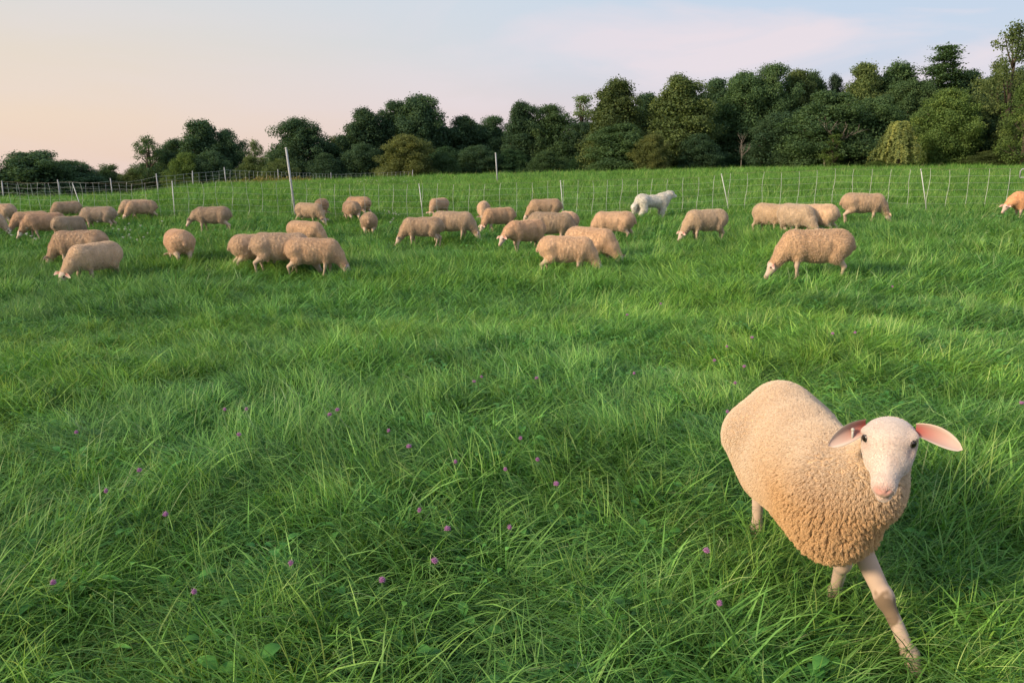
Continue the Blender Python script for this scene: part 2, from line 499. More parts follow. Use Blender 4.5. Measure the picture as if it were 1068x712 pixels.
def make_fibres(name, V, Nn, Q, mask, count, length_fn, width, mat, parent, clump_n=0, wave=.3, back=(-.5, 0, -.35), npt=5, seed=1, tone_fn=None, clump_w=None):
    """short fibres grown from the faces of a surface, gathered into locks"""
    rg = np.random.default_rng(seed)
    fm = mask[Q].mean(1); ok = fm > .5
    Qs = Q[ok]
    area = np.linalg.norm(np.cross(V[Qs[:, 1]] - V[Qs[:, 0]], V[Qs[:, 3]] - V[Qs[:, 0]]), axis=1)
    pick = rg.choice(len(Qs), count, p=area / area.sum())
    a = rg.random((count, 1)); b = rg.random((count, 1)); q = Qs[pick]
    root = (V[q[:, 0]] * (1 - a) + V[q[:, 1]] * a) * (1 - b) + (V[q[:, 3]] * (1 - a) + V[q[:, 2]] * a) * b
    nn = Nn[q[:, 0]]
    ln = length_fn(root) * rg.uniform(.7, 1.15, count)
    d = nn + np.asarray(back) * .6 + rg.normal(0, .18, (count, 3)); d /= np.linalg.norm(d, axis=1, keepdims=True)
    tip = root + d * ln[:, None]
    if clump_n:
        cidx = rg.choice(count, clump_n, replace=False)
        kd = kdtree.KDTree(clump_n)
        for i, c in enumerate(cidx): kd.insert(root[c], i)
        kd.balance()
        near = np.array([kd.find(r_)[1] for r_ in root])
        ct = tip[cidx][near]; ctl = (root + (tip[cidx] - root[cidx])[near])
        w = rg.uniform(.45, .85, (count, 1)) * (1 if clump_w is None else clump_w(root)[:, None])
        tip = tip * (1 - w) + ct * w
    ts = np.linspace(0, 1, npt)[None, :, None]
    side = np.cross(nn, rg.normal(0, 1, (count, 3))); side /= np.maximum(np.linalg.norm(side, axis=1, keepdims=True), 1e-6)
    up = nn
    P = root[:, None] * (1 - ts) + tip[:, None] * ts + up[:, None] * (ts * (1 - ts)) * ln[:, None, None] * .5
    ph = rg.uniform(0, 6.28, (count, 1, 1))
    P = P + side[:, None] * np.sin(ph + ts * 9) * ln[:, None, None] * wave * ts
    P[:, 0] -= nn * .002
    hc = bpy.data.hair_curves.new(name)
    hc.add_curves([npt] * count)
    hc.points.foreach_set('position', P.astype(np.float32).ravel())
    rad = np.repeat((width * np.array([1, 1, .9, .7, .35] if npt == 5 else np.linspace(1, .35, npt)))[None], count, 0)
    hc.points.foreach_set('radius', rad.astype(np.float32).ravel())
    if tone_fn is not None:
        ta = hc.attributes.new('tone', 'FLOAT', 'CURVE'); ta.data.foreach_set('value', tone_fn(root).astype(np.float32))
    hc.materials.append(mat)
    o = bpy.data.objects.new(name, hc); C.objects.link(o)
    if parent: o.parent = parent
    return o


CREAM = np.array([.62, .50, .40]); WOOL = np.array([.70, .50, .315]); PINK = np.array([.68, .33, .28]); HOOFC = np.array([.10, .075, .055])


def ear_mesh(base, d, opening, length, width, cup=.5):
    """a cupped leaf-shaped ear with thickness; returns verts, faces, colours"""
    d = np.array(Vector(d).normalized()); o = Vector(opening); o = (o - Vector(d) * o.dot(Vector(d))).normalized(); op = np.array(o)
    s = np.cross(d, op)
    nu, nv = 14, 9
    vs = []; cs = []
    for side in (0, 1):
        for i in range(nu):
            t = i / (nu - 1)
            w = width * .5 * (.55 + 1.25 * t - 1.0 * t ** 2) * (1 - t ** 5) ** .6 if t < 1 else .0
            w = max(w, .0006)
            for j in range(nv):
                v = -1 + 2 * j / (nv - 1)
                ang = v * (1.25 - .6 * t) * cup * 2
                R_ = w / max(abs(math.sin(min(1.4, (1.25 - .6 * t) * cup * 2))), .2)
                p = np.array(base) + d * (t * length) + s * (R_ * math.sin(ang)) + op * (R_ * (1 - math.cos(ang))) - np.array([0, 0, 1]) * (.22 * length * t * t)
                edge = (1 - abs(v) ** 3) * (1 - t ** 6)
                if side: p = p - op * (.0035 * edge + .0006)
                vs.append(p)
                k_ = min(1, max(0, 1 - (t - .05) / .75)) * (1 - v * v * .8); k_ *= (abs(v) < .8); cs.append((np.array([.58, .42, .35] if abs(v) < .75 else [.66, .55, .46]) * (1 - k_) + np.array([.34, .075, .06]) * k_) if not side else CREAM * np.array([1, .88, .84]))
    fs = []
    for side in (0, 1):
        b = side * nu * nv
        for i in range(nu - 1):
            for j in range(nv - 1):
                q = (b + i * nv + j, b + (i + 1) * nv + j, b + (i + 1) * nv + j + 1, b + i * nv + j + 1)
                fs.append(q if side else q[::-1])
    o_ = nu * nv
    for i in range(nu - 1):
        fs.append((i * nv, (i + 1) * nv, o_ + (i + 1) * nv, o_ + i * nv))
        a = nv - 1
        fs.append((o_ + i * nv + a, o_ + (i + 1) * nv + a, (i + 1) * nv + a, i * nv + a))
    for j in range(nv - 1):
        a = (nu - 1) * nv
        fs.append((a + j + 1, a + j, o_ + a + j, o_ + a + j + 1))
    return np.array(vs), fs, np.clip(np.array(cs), 0, 1)


def build_sheep(pose, h=.012, hero=False, seed=0):
    """pose: head_o (poll), head_f (nose direction), head_u, feet for fl fr hl hr, neck bow"""
    ho = np.array(pose['head_o'], np.float32); R = frame(pose['head_f'], pose.get('head_u', (0, 0, 1)))
    hs = pose.get('head_scale', 1.0)
    hw = pose.get('head_width', 1.0)
    def hp(a, b, c): return ho + R @ np.array([a * hs, b * hs * hw, c * hs], np.float32)
    feet = pose['feet']; bz = pose.get('bz', 0.0); bend = pose.get('bend', 0.0)
    fatk = pose.get('fat', 1.0)
    def body(P):
        q = P.copy()
        q[:, 1] = q[:, 1] - bend * (q[:, 0] ** 2) * np.sign(q[:, 0])
        dz = 0 if hero else .004
        d = ell(q, (-.03, 0, .50 + bz - dz * .3), (.405, .200 * fatk, .208 + dz))
        d = smin(d, ell(q, (-.30, 0, .525 + bz), (.205, .180 * fatk, .185 + dz)), .08)
        cu = pose.get('chest_up', 0)
        d = smin(d, ell(q, (.25, 0, .50 + bz + cu * .5), (.20, .165 * fatk, (.205 if hero else .185) - cu * .5)), .08)
        d = smin(d, ell(q, (-.04, 0, .43 + bz), (.28, .155 * fatk, .125 + dz)), .08)
        d = smin(d, ell(q, (.35, 0, .47 + bz + cu), (.12, .125 * fatk, .155 - cu * .5)), .08)
        if pose.get('haunch'): d = smin(d, ell(q, (-.20, -.015, .435), (.25, .158, .175)), .06)
        return d
    nb = np.array([.35, bend * .12, .55 + bz], np.float32)
    nmid = pose.get('neck_mid')
    nend = hp(*pose.get('nend', (.02, 0, -.01)))
    def wool_sdf(P):
        d = body(P)
        if nmid is None: d = smin(d, cone(P, nb, nend, .145, .072 * hs), .09)
        else:
            nm = np.array(nmid, np.float32)
            d = smin(d, cone(P, nb, nm, .13 * pose.get('neck_r', 1), .100 * pose.get('neck_r', 1)), .08); d = smin(d, cone(P, nm, nend, .100 * pose.get('neck_r', 1), .066 * hs), .05)
        for k, s in (('fl', 1), ('fr', -1)):
            a = np.array([.27, pose.get('sy', {}).get(k, s * .095), .44 + bz]); b = np.array(feet[k][0])
            lw = pose.get('leg_wool', .55); d = smin(d, cone(P, a, a + (b - a) * lw, .085 if lw > .5 else .070, .045), .06)
        for k, s in (('hl', 1), ('hr', -1)):
            a = np.array([-.29, s * .10, .50 + bz]); b = np.array(feet[k][0])
            d = smin(d, cone(P, a, b, .125, .078), .06)
            c = np.array(feet[k][1])
            d = smin(d, cone(P, b, b + (c - b) * .6, .075, .042), .05)
        # tail stub
        d = smin(d, cone(P, (-.47, 0, .57 + bz), (-.525, .0, .47 + bz), .032, .024), .03)
        return d
    def leg_sdf(P):
        d = None
        for k, s in (('fl', 1), ('fr', -1)):
            kn, fe, ho_ = [np.array(v) for v in feet[k]]
            a = np.array([.27, pose.get('sy', {}).get(k, s * .095), .40 + bz])
            lr = pose.get('leg_r', 1); c = cone(P, a, kn, pose.get('arm', .052), .031 * lr); c = smin(c, ell(P, kn + np.array([.006, 0, 0]), (.031 * lr, .031 * lr, .036)), .012)
            c = smin(c, cone(P, kn, fe, .0225, .0195), .02); c = smin(c, ell(P, fe, (.026, .026, .026)), .015)
            c = smin(c, cone(P, fe, ho_, .022, .027), .012); c = smax(c, -(P[:, 2] - 0.0), .004)
            d = c if d is None else np.minimum(d, c)
        for k in ('hl', 'hr'):
            st, hk, fe, ho_ = [np.array(v) for v in feet[k]]
            c = cone(P, st, hk, .070, .033); c = smin(c, ell(P, hk, (.030, .027, .036)), .015)
            c = smin(c, cone(P, hk, fe, .025, .0195), .02); c = smin(c, ell(P, fe, (.026, .026, .026)), .015)
            c = smin(c, cone(P, fe, ho_, .022, .027), .012); c = smax(c, -(P[:, 2] - 0.0), .004)
            d = np.minimum(d, c)
        return d
    def head_sdf(P):
        q = ((P - ho) @ R) / np.array([hs, hs * hw, hs], np.float32)
        d = ell(q, (.044, 0, .000), (.058, .061, .048))
        d = smin(d, ell(q, (.072, 0, .014), (.050, .048, .038)), .025)         # forehead / brow
        for s in (1, -1):
            d = smin(d, ell(q, (.064, s * .0475, .026), (.025, .017, .013)), .010)  # brow ridge over the eye
            d = smin(d, ell(q, (.085, s * .033, -.028), (.062, .022, .032)), .03)  # cheek
            d = smin(d, cone(q, (.095, s * .036, -.004), (.175, s * .012, -.020), .019, .012), .015)
            d = smax(d, -ell(q, (.130, s * .048, .016), (.035, .007, .012)), .014)  # tear furrow
        d = smin(d, cone(q, (.09, 0, .006), (.200, 0, -.006), .034, .021), .03)     # bridge
        d = smin(d, cone(q, (.06, 0, -.04), (.190, 0, -.040), .034, .016), .03)     # jaw
        d = smin(d, ell(q, (.212, 0, -.018), (.027, .0245, .0290)), .018)            # muzzle
        d = smin(d, ell(q, (.208, 0, -.050), (.026, .0185, .013)), .006)              # lower lip
        if hero:
            for s in (1, -1):
                Rn = frame((.9, s * .4, .2), (0, -s * .85, .55))
                d = smax(d, -ell(q, (.238, s * .0140, -.004), (.012, .0105, .0040), Rn), .003)
                d = smax(d, -ell(q, (.228, s * .024, -.0425), (.022, .020, .0018), frame((1, s * -.25, 0), (0, 0, 1))), .003)
                d = smax(d, -ell(q, (.078, s * .0570, .021), (.0165, .011, .0105)), .004)
            d = smax(d, -ell(q, (.243, 0, -.025), (.008, .0012, .012)), .003)
        return d * hs
    def full(P):
        d = wool_sdf(P); l = leg_sdf(P); hd = head_sdf(P)
        d = smin(d, l, .022); d = smin(d, hd, .03)
        return d
    allp = [ho, hp(.26, 0, 0)] + [np.array(v[-1]) for v in feet.values()]
    A = np.array(allp)
    lo = np.minimum(A.min(0) - .10, [-.60, -.30, -.02]); hi = np.maximum(A.max(0) + .10, [.55, .30, .78 + bz]); lo[2] = -.02
    V, Q = surface_nets(full, lo, hi, h)
    Pf = V.astype(np.float32)
    dw = wool_sdf(Pf); dl = leg_sdf(Pf); dh = head_sdf(Pf)
    wool = np.clip(.5 + (np.minimum(dl, dh) - dw) / .012, 0, 1)
    # bare face reaches back to the ears
    q = ((Pf - ho) @ R) / hs
    face = (dh < .012) & (q[:, 0] > .015)
    wool = np.where(face & (q[:, 0] > .03), 0, wool)
    if hero: wool = np.where((dh < .014) & (q[:, 2] > -.035) & (q[:, 0] > -.035), 0, wool)
    Nn = vert_normals(V, Q)
    col = np.tile(CREAM, (len(V), 1))
    col = col * (1 - wool[:, None]) + WOOL * wool[:, None]
    def blend(c, w): 
        nonlocal col
        w = np.clip(w, 0, 1)[:, None]; col = col * (1 - w) + np.asarray(c) * w
    isface = (dh < .02).astype(float) * (1 - wool)
    blend(np.array([.74, .61, .51] if hero else [.60, .465, .38]), isface)
    g = lambda c, r: np.exp(-((q[:, 0] - c[0]) ** 2 + (np.abs(q[:, 1]) / hw - c[1]) ** 2 + (q[:, 2] - c[2]) ** 2) / r ** 2)
    blend(PINK * np.array([.98, 1.0, 1.0]), isface * g((.240, .010, -.008), .026))
    blend(PINK * .45, isface * g((.238, .0140, -.004), .0075) * (1 if hero else 0))
    blend(PINK * 1.2, isface * g((.225, .012, -.040), .020) * .7)
    blend(np.array([.60, .40, .34]), isface * g((.105, .050, .012), .022) * .75)
    blend(np.array([.30, .17, .14]), isface * g((.078, .055, .020), .0155) * .85)
    blend(PINK, isface * g((.03, .065, .01), .022) * .6)
    legw = (1 - wool) * (dl < .02)
    blend(np.array([.52, .37, .27]), legw * .8)
    hoofw = legw * np.clip((.045 - V[:, 2]) / .01, 0, 1)
    blend(HOOFC, hoofw)
    if hero:
        kn = np.array(feet['fl'][0]); 
        dk = np.linalg.norm((V - (kn + np.array([.025, -.004, -.040]))) / np.array([1, 1, 1.5]), axis=1)
        nz = np.array([mn.noise(Vector(v * 60)) for v in V])
        blend(np.array([.15, .10, .055]), legw * np.clip((.050 - dk) / .012 + nz * 1.0, 0, 1) * .85)
        fe = np.array(feet['fl'][1]); dk = np.linalg.norm(V - fe, axis=1)
        blend(np.array([.17, .12, .06]), legw * np.clip((.026 - dk) / .01 + nz * 1.0 - .2, 0, 1) * .8)
    if hero:
        n5 = np.array([mn.noise(Vector(v * 22)) for v in V])
        blend(np.array([.64, .47, .33]), isface * np.clip(.25 + n5 * .9 - (q[:, 2] + .01) * 9, 0, 1) * .7)
        blend(np.array([.60, .41, .36]), isface * np.clip(n5 * 1.2, 0, 1) * .35)
    # dirty belly and rump
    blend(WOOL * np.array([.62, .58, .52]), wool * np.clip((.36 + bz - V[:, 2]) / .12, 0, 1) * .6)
    blend(WOOL * np.array([.50, .42, .36]), wool * np.exp(-((V[:, 0] + .50) ** 2 + V[:, 1] ** 2 + (V[:, 2] - .44 - bz) ** 2) / .075 ** 2) * .8)
    # wool relief
    front = np.clip((V[:, 0] - .0) / .3, 0, 1) * np.clip((.62 + bz - V[:, 2]) / .2, 0, 1)
    amp = (.0012 + .0050 * front) if hero else .0080
    sc = 30 if hero else 24
    nz = np.array([mn.noise(Vector((v[0] * sc, v[1] * sc, v[2] * sc * .45)) + Vector((seed * 5.1, 0, 0))) + .5 * mn.noise(Vector(v * sc * 2.3)) for v in V])
    V = V + Nn * (wool * amp * nz)[:, None]
    Nn = vert_normals(V, Q)
    mat = M_coat_fine if hero else M_coat
    cc = np.concatenate([np.clip(col, 0, 1), np.ones((len(V), 1))], 1)
    root = mesh_obj('sheep', V, Q, mat, attrs={'coat': ('FLOAT_COLOR', cc), 'wool': ('FLOAT', wool)})
    # ears
    for s, (dv, op, ln) in (pose.get('ears') or {1: ((.15, 1, .05), (.3, -.2, 1), .135), -1: ((.15, -1, .05), (.3, .2, 1), .135)}).items():
        b = hp(.030, s * .055, .020)
        ev, ef, ec = ear_mesh(b, R @ np.array(dv, float), R @ np.array(op, float), ln * hs, (.056 if hero else .060) * hs, .62)
        e = mesh_obj('ear', ev, ef, mat, root, attrs={'coat': ('FLOAT_COLOR', np.concatenate([ec, np.ones((len(ec), 1))], 1)), 'wool': ('FLOAT', np.zeros(len(ec)))})
        kid(root, e)
        if hero and s == -1:
            dn = np.array(Vector(dv).normalized()); on = np.array(Vector(op).normalized()); tb = b + R @ (dn * .048 + on * .010)
            mb = MB(); t0 = Vector(tb); mb.tube([t0, t0 + Vector((0.002, 0, -.030))], [.0035, .0035], 6); mb.ball(t0, .0055, 8, 6)
            kid(root, mb.build('ear_tag', M_tag, root))
    for s in (1, -1):
        mb = MB(); c = hp(.0790, s * .0475, .0215); mb.ball(c, .0150 * hs, 16, 12)
        kid(root, mb.build('eye', M_eye, root))
    # fibres
    if hero:
        def lf(r_):
            fr_ = np.clip((r_[:, 0] - .02) / .28, 0, 1) * np.clip((.70 + bz - r_[:, 2]) / .18, 0, 1)
            return .0075 + .0165 * fr_
        tone = lambda r_: np.clip(.12 + 1.0 * np.clip((r_[:, 0] + .10) / .40, 0, 1) * np.clip((.66 - r_[:, 2]) / .16, 0, 1) + .4 * np.clip((.45 - r_[:, 2]) / .15, 0, 1), 0, 1)  # pale back to golden chest: partly wool colour, partly light painted into the strands
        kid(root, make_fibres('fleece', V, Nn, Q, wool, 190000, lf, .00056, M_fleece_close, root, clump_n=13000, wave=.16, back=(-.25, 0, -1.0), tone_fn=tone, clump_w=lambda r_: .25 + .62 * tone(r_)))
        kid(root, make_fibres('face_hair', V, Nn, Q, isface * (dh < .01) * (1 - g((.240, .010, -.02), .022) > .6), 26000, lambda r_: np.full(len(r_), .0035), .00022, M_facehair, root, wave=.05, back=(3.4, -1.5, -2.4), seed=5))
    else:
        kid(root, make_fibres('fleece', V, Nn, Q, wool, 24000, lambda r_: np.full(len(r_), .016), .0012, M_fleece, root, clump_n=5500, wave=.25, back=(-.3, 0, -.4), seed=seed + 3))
    root.color = (1, 1, 1, 1)
    return root


def legs(fl=0.0, fr=0.0, hl=0.0, hr=0.0, bz=0.0, spread=0.0):
    """feet offsets forward (+) / back (-)"""
    d = {}
    for k, s, o in (('fl', 1, fl), ('fr', -1, fr)):
        y = s * (.092 + spread)
        d[k] = [(.275 + o * .55, y, .235 + bz * .5), (.265 + o, y, .075), (.285 + o, y, .022)]
    for k, s, o in (('hl', 1, hl), ('hr', -1, hr)):
        y = s * (.105 + spread)
        d[k] = [(-.235 + o * .25, y + s * .015, .37 + bz), (-.405 + o * .7, y, .235 + bz * .4), (-.375 + o, y, .075), (-.355 + o, y, .022)]
    return d


# ------------------------------------------------------------------ the foreground sheep
hero_feet = legs(0, -.13, .06, -.02)
hero_feet['fr'] = [(.22, .085, .235), (.13, .105, .075), (.145, .105, .022)]
hero_feet['hr'] = [(p_[0] + .02, p_[1] + .06, p_[2]) for p_ in hero_feet['hr']]
hero_feet['fl'] = [(.395, .155, .215), (.480, .215, .072), (.505, .225, .022)]
HERO_POS = (1.10, 2.76); HERO_RZ = math.radians(-94); HERO_S = 1.06
hero_pose = dict(head_o=(.49, .080, .810), head_f=(.75, -.33, -.52), head_u=(.60, -.30, .80), feet=hero_feet, bend=0.0, neck_r=.92, chest_up=.018, leg_wool=.22, haunch=True, arm=.037, leg_r=.86,
                 neck_mid=(.42, .055, .60), head_scale=1.0, head_width=1.14, fat=.80, sy={'fl': .075, 'fr': .035}, nend=(-.01, 0, -.085),
                 ears={1: ((.22, 1, .10), (.45, -.35, 1), .120), -1: ((.80, -1, .10), (.45, .75, .8), .115)})
hero = build_sheep(hero_pose, .0042, True)
hero.location = (HERO_POS[0], HERO_POS[1], Hf(*HERO_POS)); hero.rotation_euler = (0, 0, HERO_RZ); hero.scale = (HERO_S,) * 3
tag(hero, 'big cream sheep close up, walking forward with its pink eared face turned to the camera', 'sheep', 'flock of sheep')

# ------------------------------------------------------------------ the flock
def graze(side=0.0, low=0.0):
    return dict(head_o=(.575, side, .265 + low), head_f=(.56, side * 1.1, -.80), head_u=(.84, side * .4, .52), neck_r=1.08, neck_mid=(.465, side * .45, .415 + low * .7), head_scale=1.06)
protos = {
    'A': build_sheep(dict(graze(0.0), feet=legs(.02, -.06, .05, -.04)), seed=1),
    'B': build_sheep(dict(graze(.10), feet=legs(.10, -.10, -.08, .08), bend=.10), seed=2),
    'C': build_sheep(dict(graze(-.12, .02), feet=legs(-.08, .08, .06, -.10), bend=-.12), seed=3),
    'D': build_sheep(dict(head_o=(.63, 0, .40), head_f=(.62, .05, -.78), head_u=(.78, 0, .6), neck_r=1.12, neck_mid=(.48, 0, .50), feet=legs(.05, -.05, -.10, .06)), seed=4),
    'E': build_sheep(dict(graze(.0, -.03), feet=legs(.0, .03, -.02, .03), fat=1.12), seed=5),
}
used = {k: False for k in protos}
# centre column, row of the back, heading (0 faces right, 90 away), pose, size, wool tint, label
FLOCK = [
    (2, 213, 165, 'A', 1.0, (1, .95, .9), 'sheep cut by the left picture edge, rump and long legs showing, near the fence'),
    (-16, 222, 10, 'A', .95, (.95, .93, .9), 'sheep mostly beyond the left picture edge, only its grazing head showing'),
    (33, 221, 200, 'B', .95, (1, .9, .8), 'grazing sheep at far left with its lowered face in white flowers'),
    (47, 222.5, 215, 'C', 1.0, (1.02, .9, .8), 'tan sheep with splayed legs overlapping the left side of the white flower patch'),
    (70, 210.5, 225, 'E', .9, (.95, .88, .8), 'small sheep just left of the leaning white post, topmost of the left cluster'),
    (71, 226, 75, 'A', .95, (.9, .87, .82), 'sheep seen from behind with its neck stretched right, amid the left cluster'),
    (103, 216, 192, 'A', 1.0, (.9, .87, .84), 'grey tan sheep grazing leftward right of the leaning white post'),
    (148, 209.5, 215, 'B', .95, (1, .92, .84), 'front one of the overlapping pair grazing by the fence near the second post'),
    (142, 208.5, 200, 'A', .95, (.95, .9, .84), 'rear one of the overlapping pair by the fence, only its back showing'),
    (84, 241, 186, 'A', 1.05, (.92, .84, .76), 'long brown grey sheep grazing leftward behind the nearest sheep of the left cluster'),
    (100, 254, 252, 'C', 1.0, (1, .94, .86), 'nearest sheep of the left cluster, head down toward the camera with drooping ears'),
    (186, 240, 125, 'E', 1.0, (1.03, .92, .82), 'lone plump sheep with its head hidden, between the left cluster and the middle trio'),
    (222, 216, 184, 'D', 1.0, (.86, .82, .78), 'lone grey brown sheep with half lowered head left of the tall grey stake'),
    (268, 245, 25, 'E', 1.0, (1.05, .95, .85), 'sheep whose pale rump peeks out at the left of the middle trio'),
    (292, 243.5, 8, 'A', 1.05, (1, .93, .86), 'heavy ewe with a pink udder behind the long grazing sheep'),
    (326, 249, 0, 'A', 1.0, (1, .90, .80), 'long tan sheep grazing rightward, nearest of the middle trio'),
    (318, 231, 335, 'B', .95, (1.02, .93, .84), 'sheep behind the middle trio, only its back and shoulder visible above them'),
    (322, 212, 335, 'A', 1.0, (1, .95, .88), 'pale sheep grazing right beside the tall grey stake'),
    (336, 207.5, 95, 'E', .9, (.85, .75, .66), 'small dark rumped sheep seen from behind right of the tall stake'),
    (366, 210, 120, 'C', 1.0, (.93, .85, .77), 'front sheep of the far pair right of the tall stake, rump to the camera'),
    (374, 205.5, 150, 'A', 1.0, (.98, .88, .78), 'rear sheep of the far pair right of the tall stake, mostly hidden'),
    (385, 222, 98, 'E', .95, (.88, .80, .72), 'sheep seen squarely from behind, alone below the far pair'),
    (441, 227, 184, 'A', 1.0, (.95, .88, .80), 'sheep grazing leftward, rump overlapping its neighbour that grazes rightward'),
    (472, 221, 356, 'A', 1.08, (.98, .92, .84), 'long pale sheep grazing rightward, rump behind the one grazing leftward'),
    (458, 207, 240, 'E', .9, (.95, .86, .78), 'small sheep near the upright post, above the back to back pair'),
    (504, 210.5, 268, 'A', .92, (1, .92, .84), 'narrow sheep facing the camera end on, behind the one with a white tail tuft'),
    (521, 217, 205, 'B', 1.0, (1, .86, .72), 'orange tan sheep with a white tuft on its rump grazing beside its pale neighbour'),
    (549, 230, 215, 'D', 1.0, (1.08, .93, .80), 'warm peach sheep with head half lowered, long front legs, left of the central group'),
    (569, 208, 187, 'A', 1.05, (1, .90, .80), 'topmost sheep of the central group, sloping down to the left before the fence'),
    (574, 222, 356, 'A', 1.1, (.84, .80, .74), 'dull grey brown sheep in the middle of the central group'),
    (590, 247, 352, 'A', 1.0, (1.04, .94, .84), 'nearest sheep of the central group, side on with pink face in the grass'),
    (615, 238, 318, 'B', 1.08, (1.04, .92, .80), 'sheep with ears spread and head down, right of the nearest side on one'),
    (592, 221, 100, 'E', .95, (1.1, .98, .90), 'pale sheep turned away, tucked behind the spread eared one in the central group'),
    (641, 221, 160, 'A', 1.0, (1.02, .90, .80), 'tan sheep below the white dog, rump to the right and head hidden'),
    (737, 219, 196, 'A', 1.0, (.95, .90, .82), 'lone sheep grazing leftward near the left leaning post'),
    (804, 213, 296, 'A', 1.0, (1.0, .94, .84), 'left sheep of the huddled three, coming forward with its head down'),
    (830, 213.5, 284, 'B', 1.0, (.92, .88, .82), 'middle sheep of the huddled three, curly head down to the camera'),
    (850, 213.5, 155, 'C', .95, (1.05, .98, .90), 'right sheep of the huddled three, pale rump turned right'),
    (900, 202, 350, 'A', 1.0, (.95, .88, .80), 'far sheep grazing rightward by the fence near the leaning right post'),
    (852, 240, 176, 'A', 1.0, (1.02, .90, .78), 'large side on sheep with pinkish ear grazing leftward behind the foreground one'),
    (1074, 200, 188, 'D', 1.0, (1.18, .92, .72), 'orange sunlit sheep cut off by the right picture edge'),  # low sun's orange light put into this sheep's tint
]


def solve_place(px, ptop, hgt):
    lo_, hi_ = 4.0, 60.0
    for _ in range(50):
        d = (lo_ + hi_) / 2; x, y = at(px, d)
        # refine x so that the column matches
        for _k in range(3):
            pp = project((x, y, Hf(x, y) + hgt * .7)); x += (px - pp[0]) / F * y
        py = project((x, y, Hf(x, y) + hgt))[1]
        if py > ptop: lo_ = d
        else: hi_ = d
    return x, y


sheep_spots = []
for (px, pt, hd, pk, sc, tint, lab) in FLOCK:
    src = protos[pk]
    o = src if not used[pk] else copy_tree(src)
    used[pk] = True
    x, y = solve_place(px, pt, .705 * sc)
    o.location = (x, y, Hf(x, y)); o.rotation_euler = (0, 0, math.radians(hd)); o.scale = (sc * .93, sc, sc)
    jit = random.uniform(.98, 1.18)
    gr = random.uniform(0, .35); mt = sum(tint) / 3 * .97; tint = tuple((t_ ** 1.5) * (1 - gr) + mt * .92 * gr for t_ in tint)
    o.color = (tint[0] * jit * .97, tint[1] * jit * 1.05, tint[2] * jit * 1.22, 1)
    for ch in o.children: ch.color = o.color
    tag(o, lab, 'sheep', 'flock of sheep')
    sheep_spots.append((x, y, math.radians(hd), sc))
    if 'udder' in lab:
        mb = MB(); mb.ball((-.24, -.05, .33), (.085, .10, .075), 14, 10)
        mb.tube([(-.22, -.13, .30), (-.21, -.145, .25)], [.016, .009], 8); mb.tube([(-.22, .02, .28), (-.21, .02, .235)], [.016, .009], 8)
        mb.build('udder', simple('udder_skin', (.68, .40, .34), .6, .2, 20, .1), o)
    if 'white tuft' in lab:
        mb = MB(); mb.ball((-.53, 0, .50), (.022, .028, .04), 10, 8); mb.build('tail', simple('tail_wool', (.75, .68, .56), .9, .1, 60, .2), o)

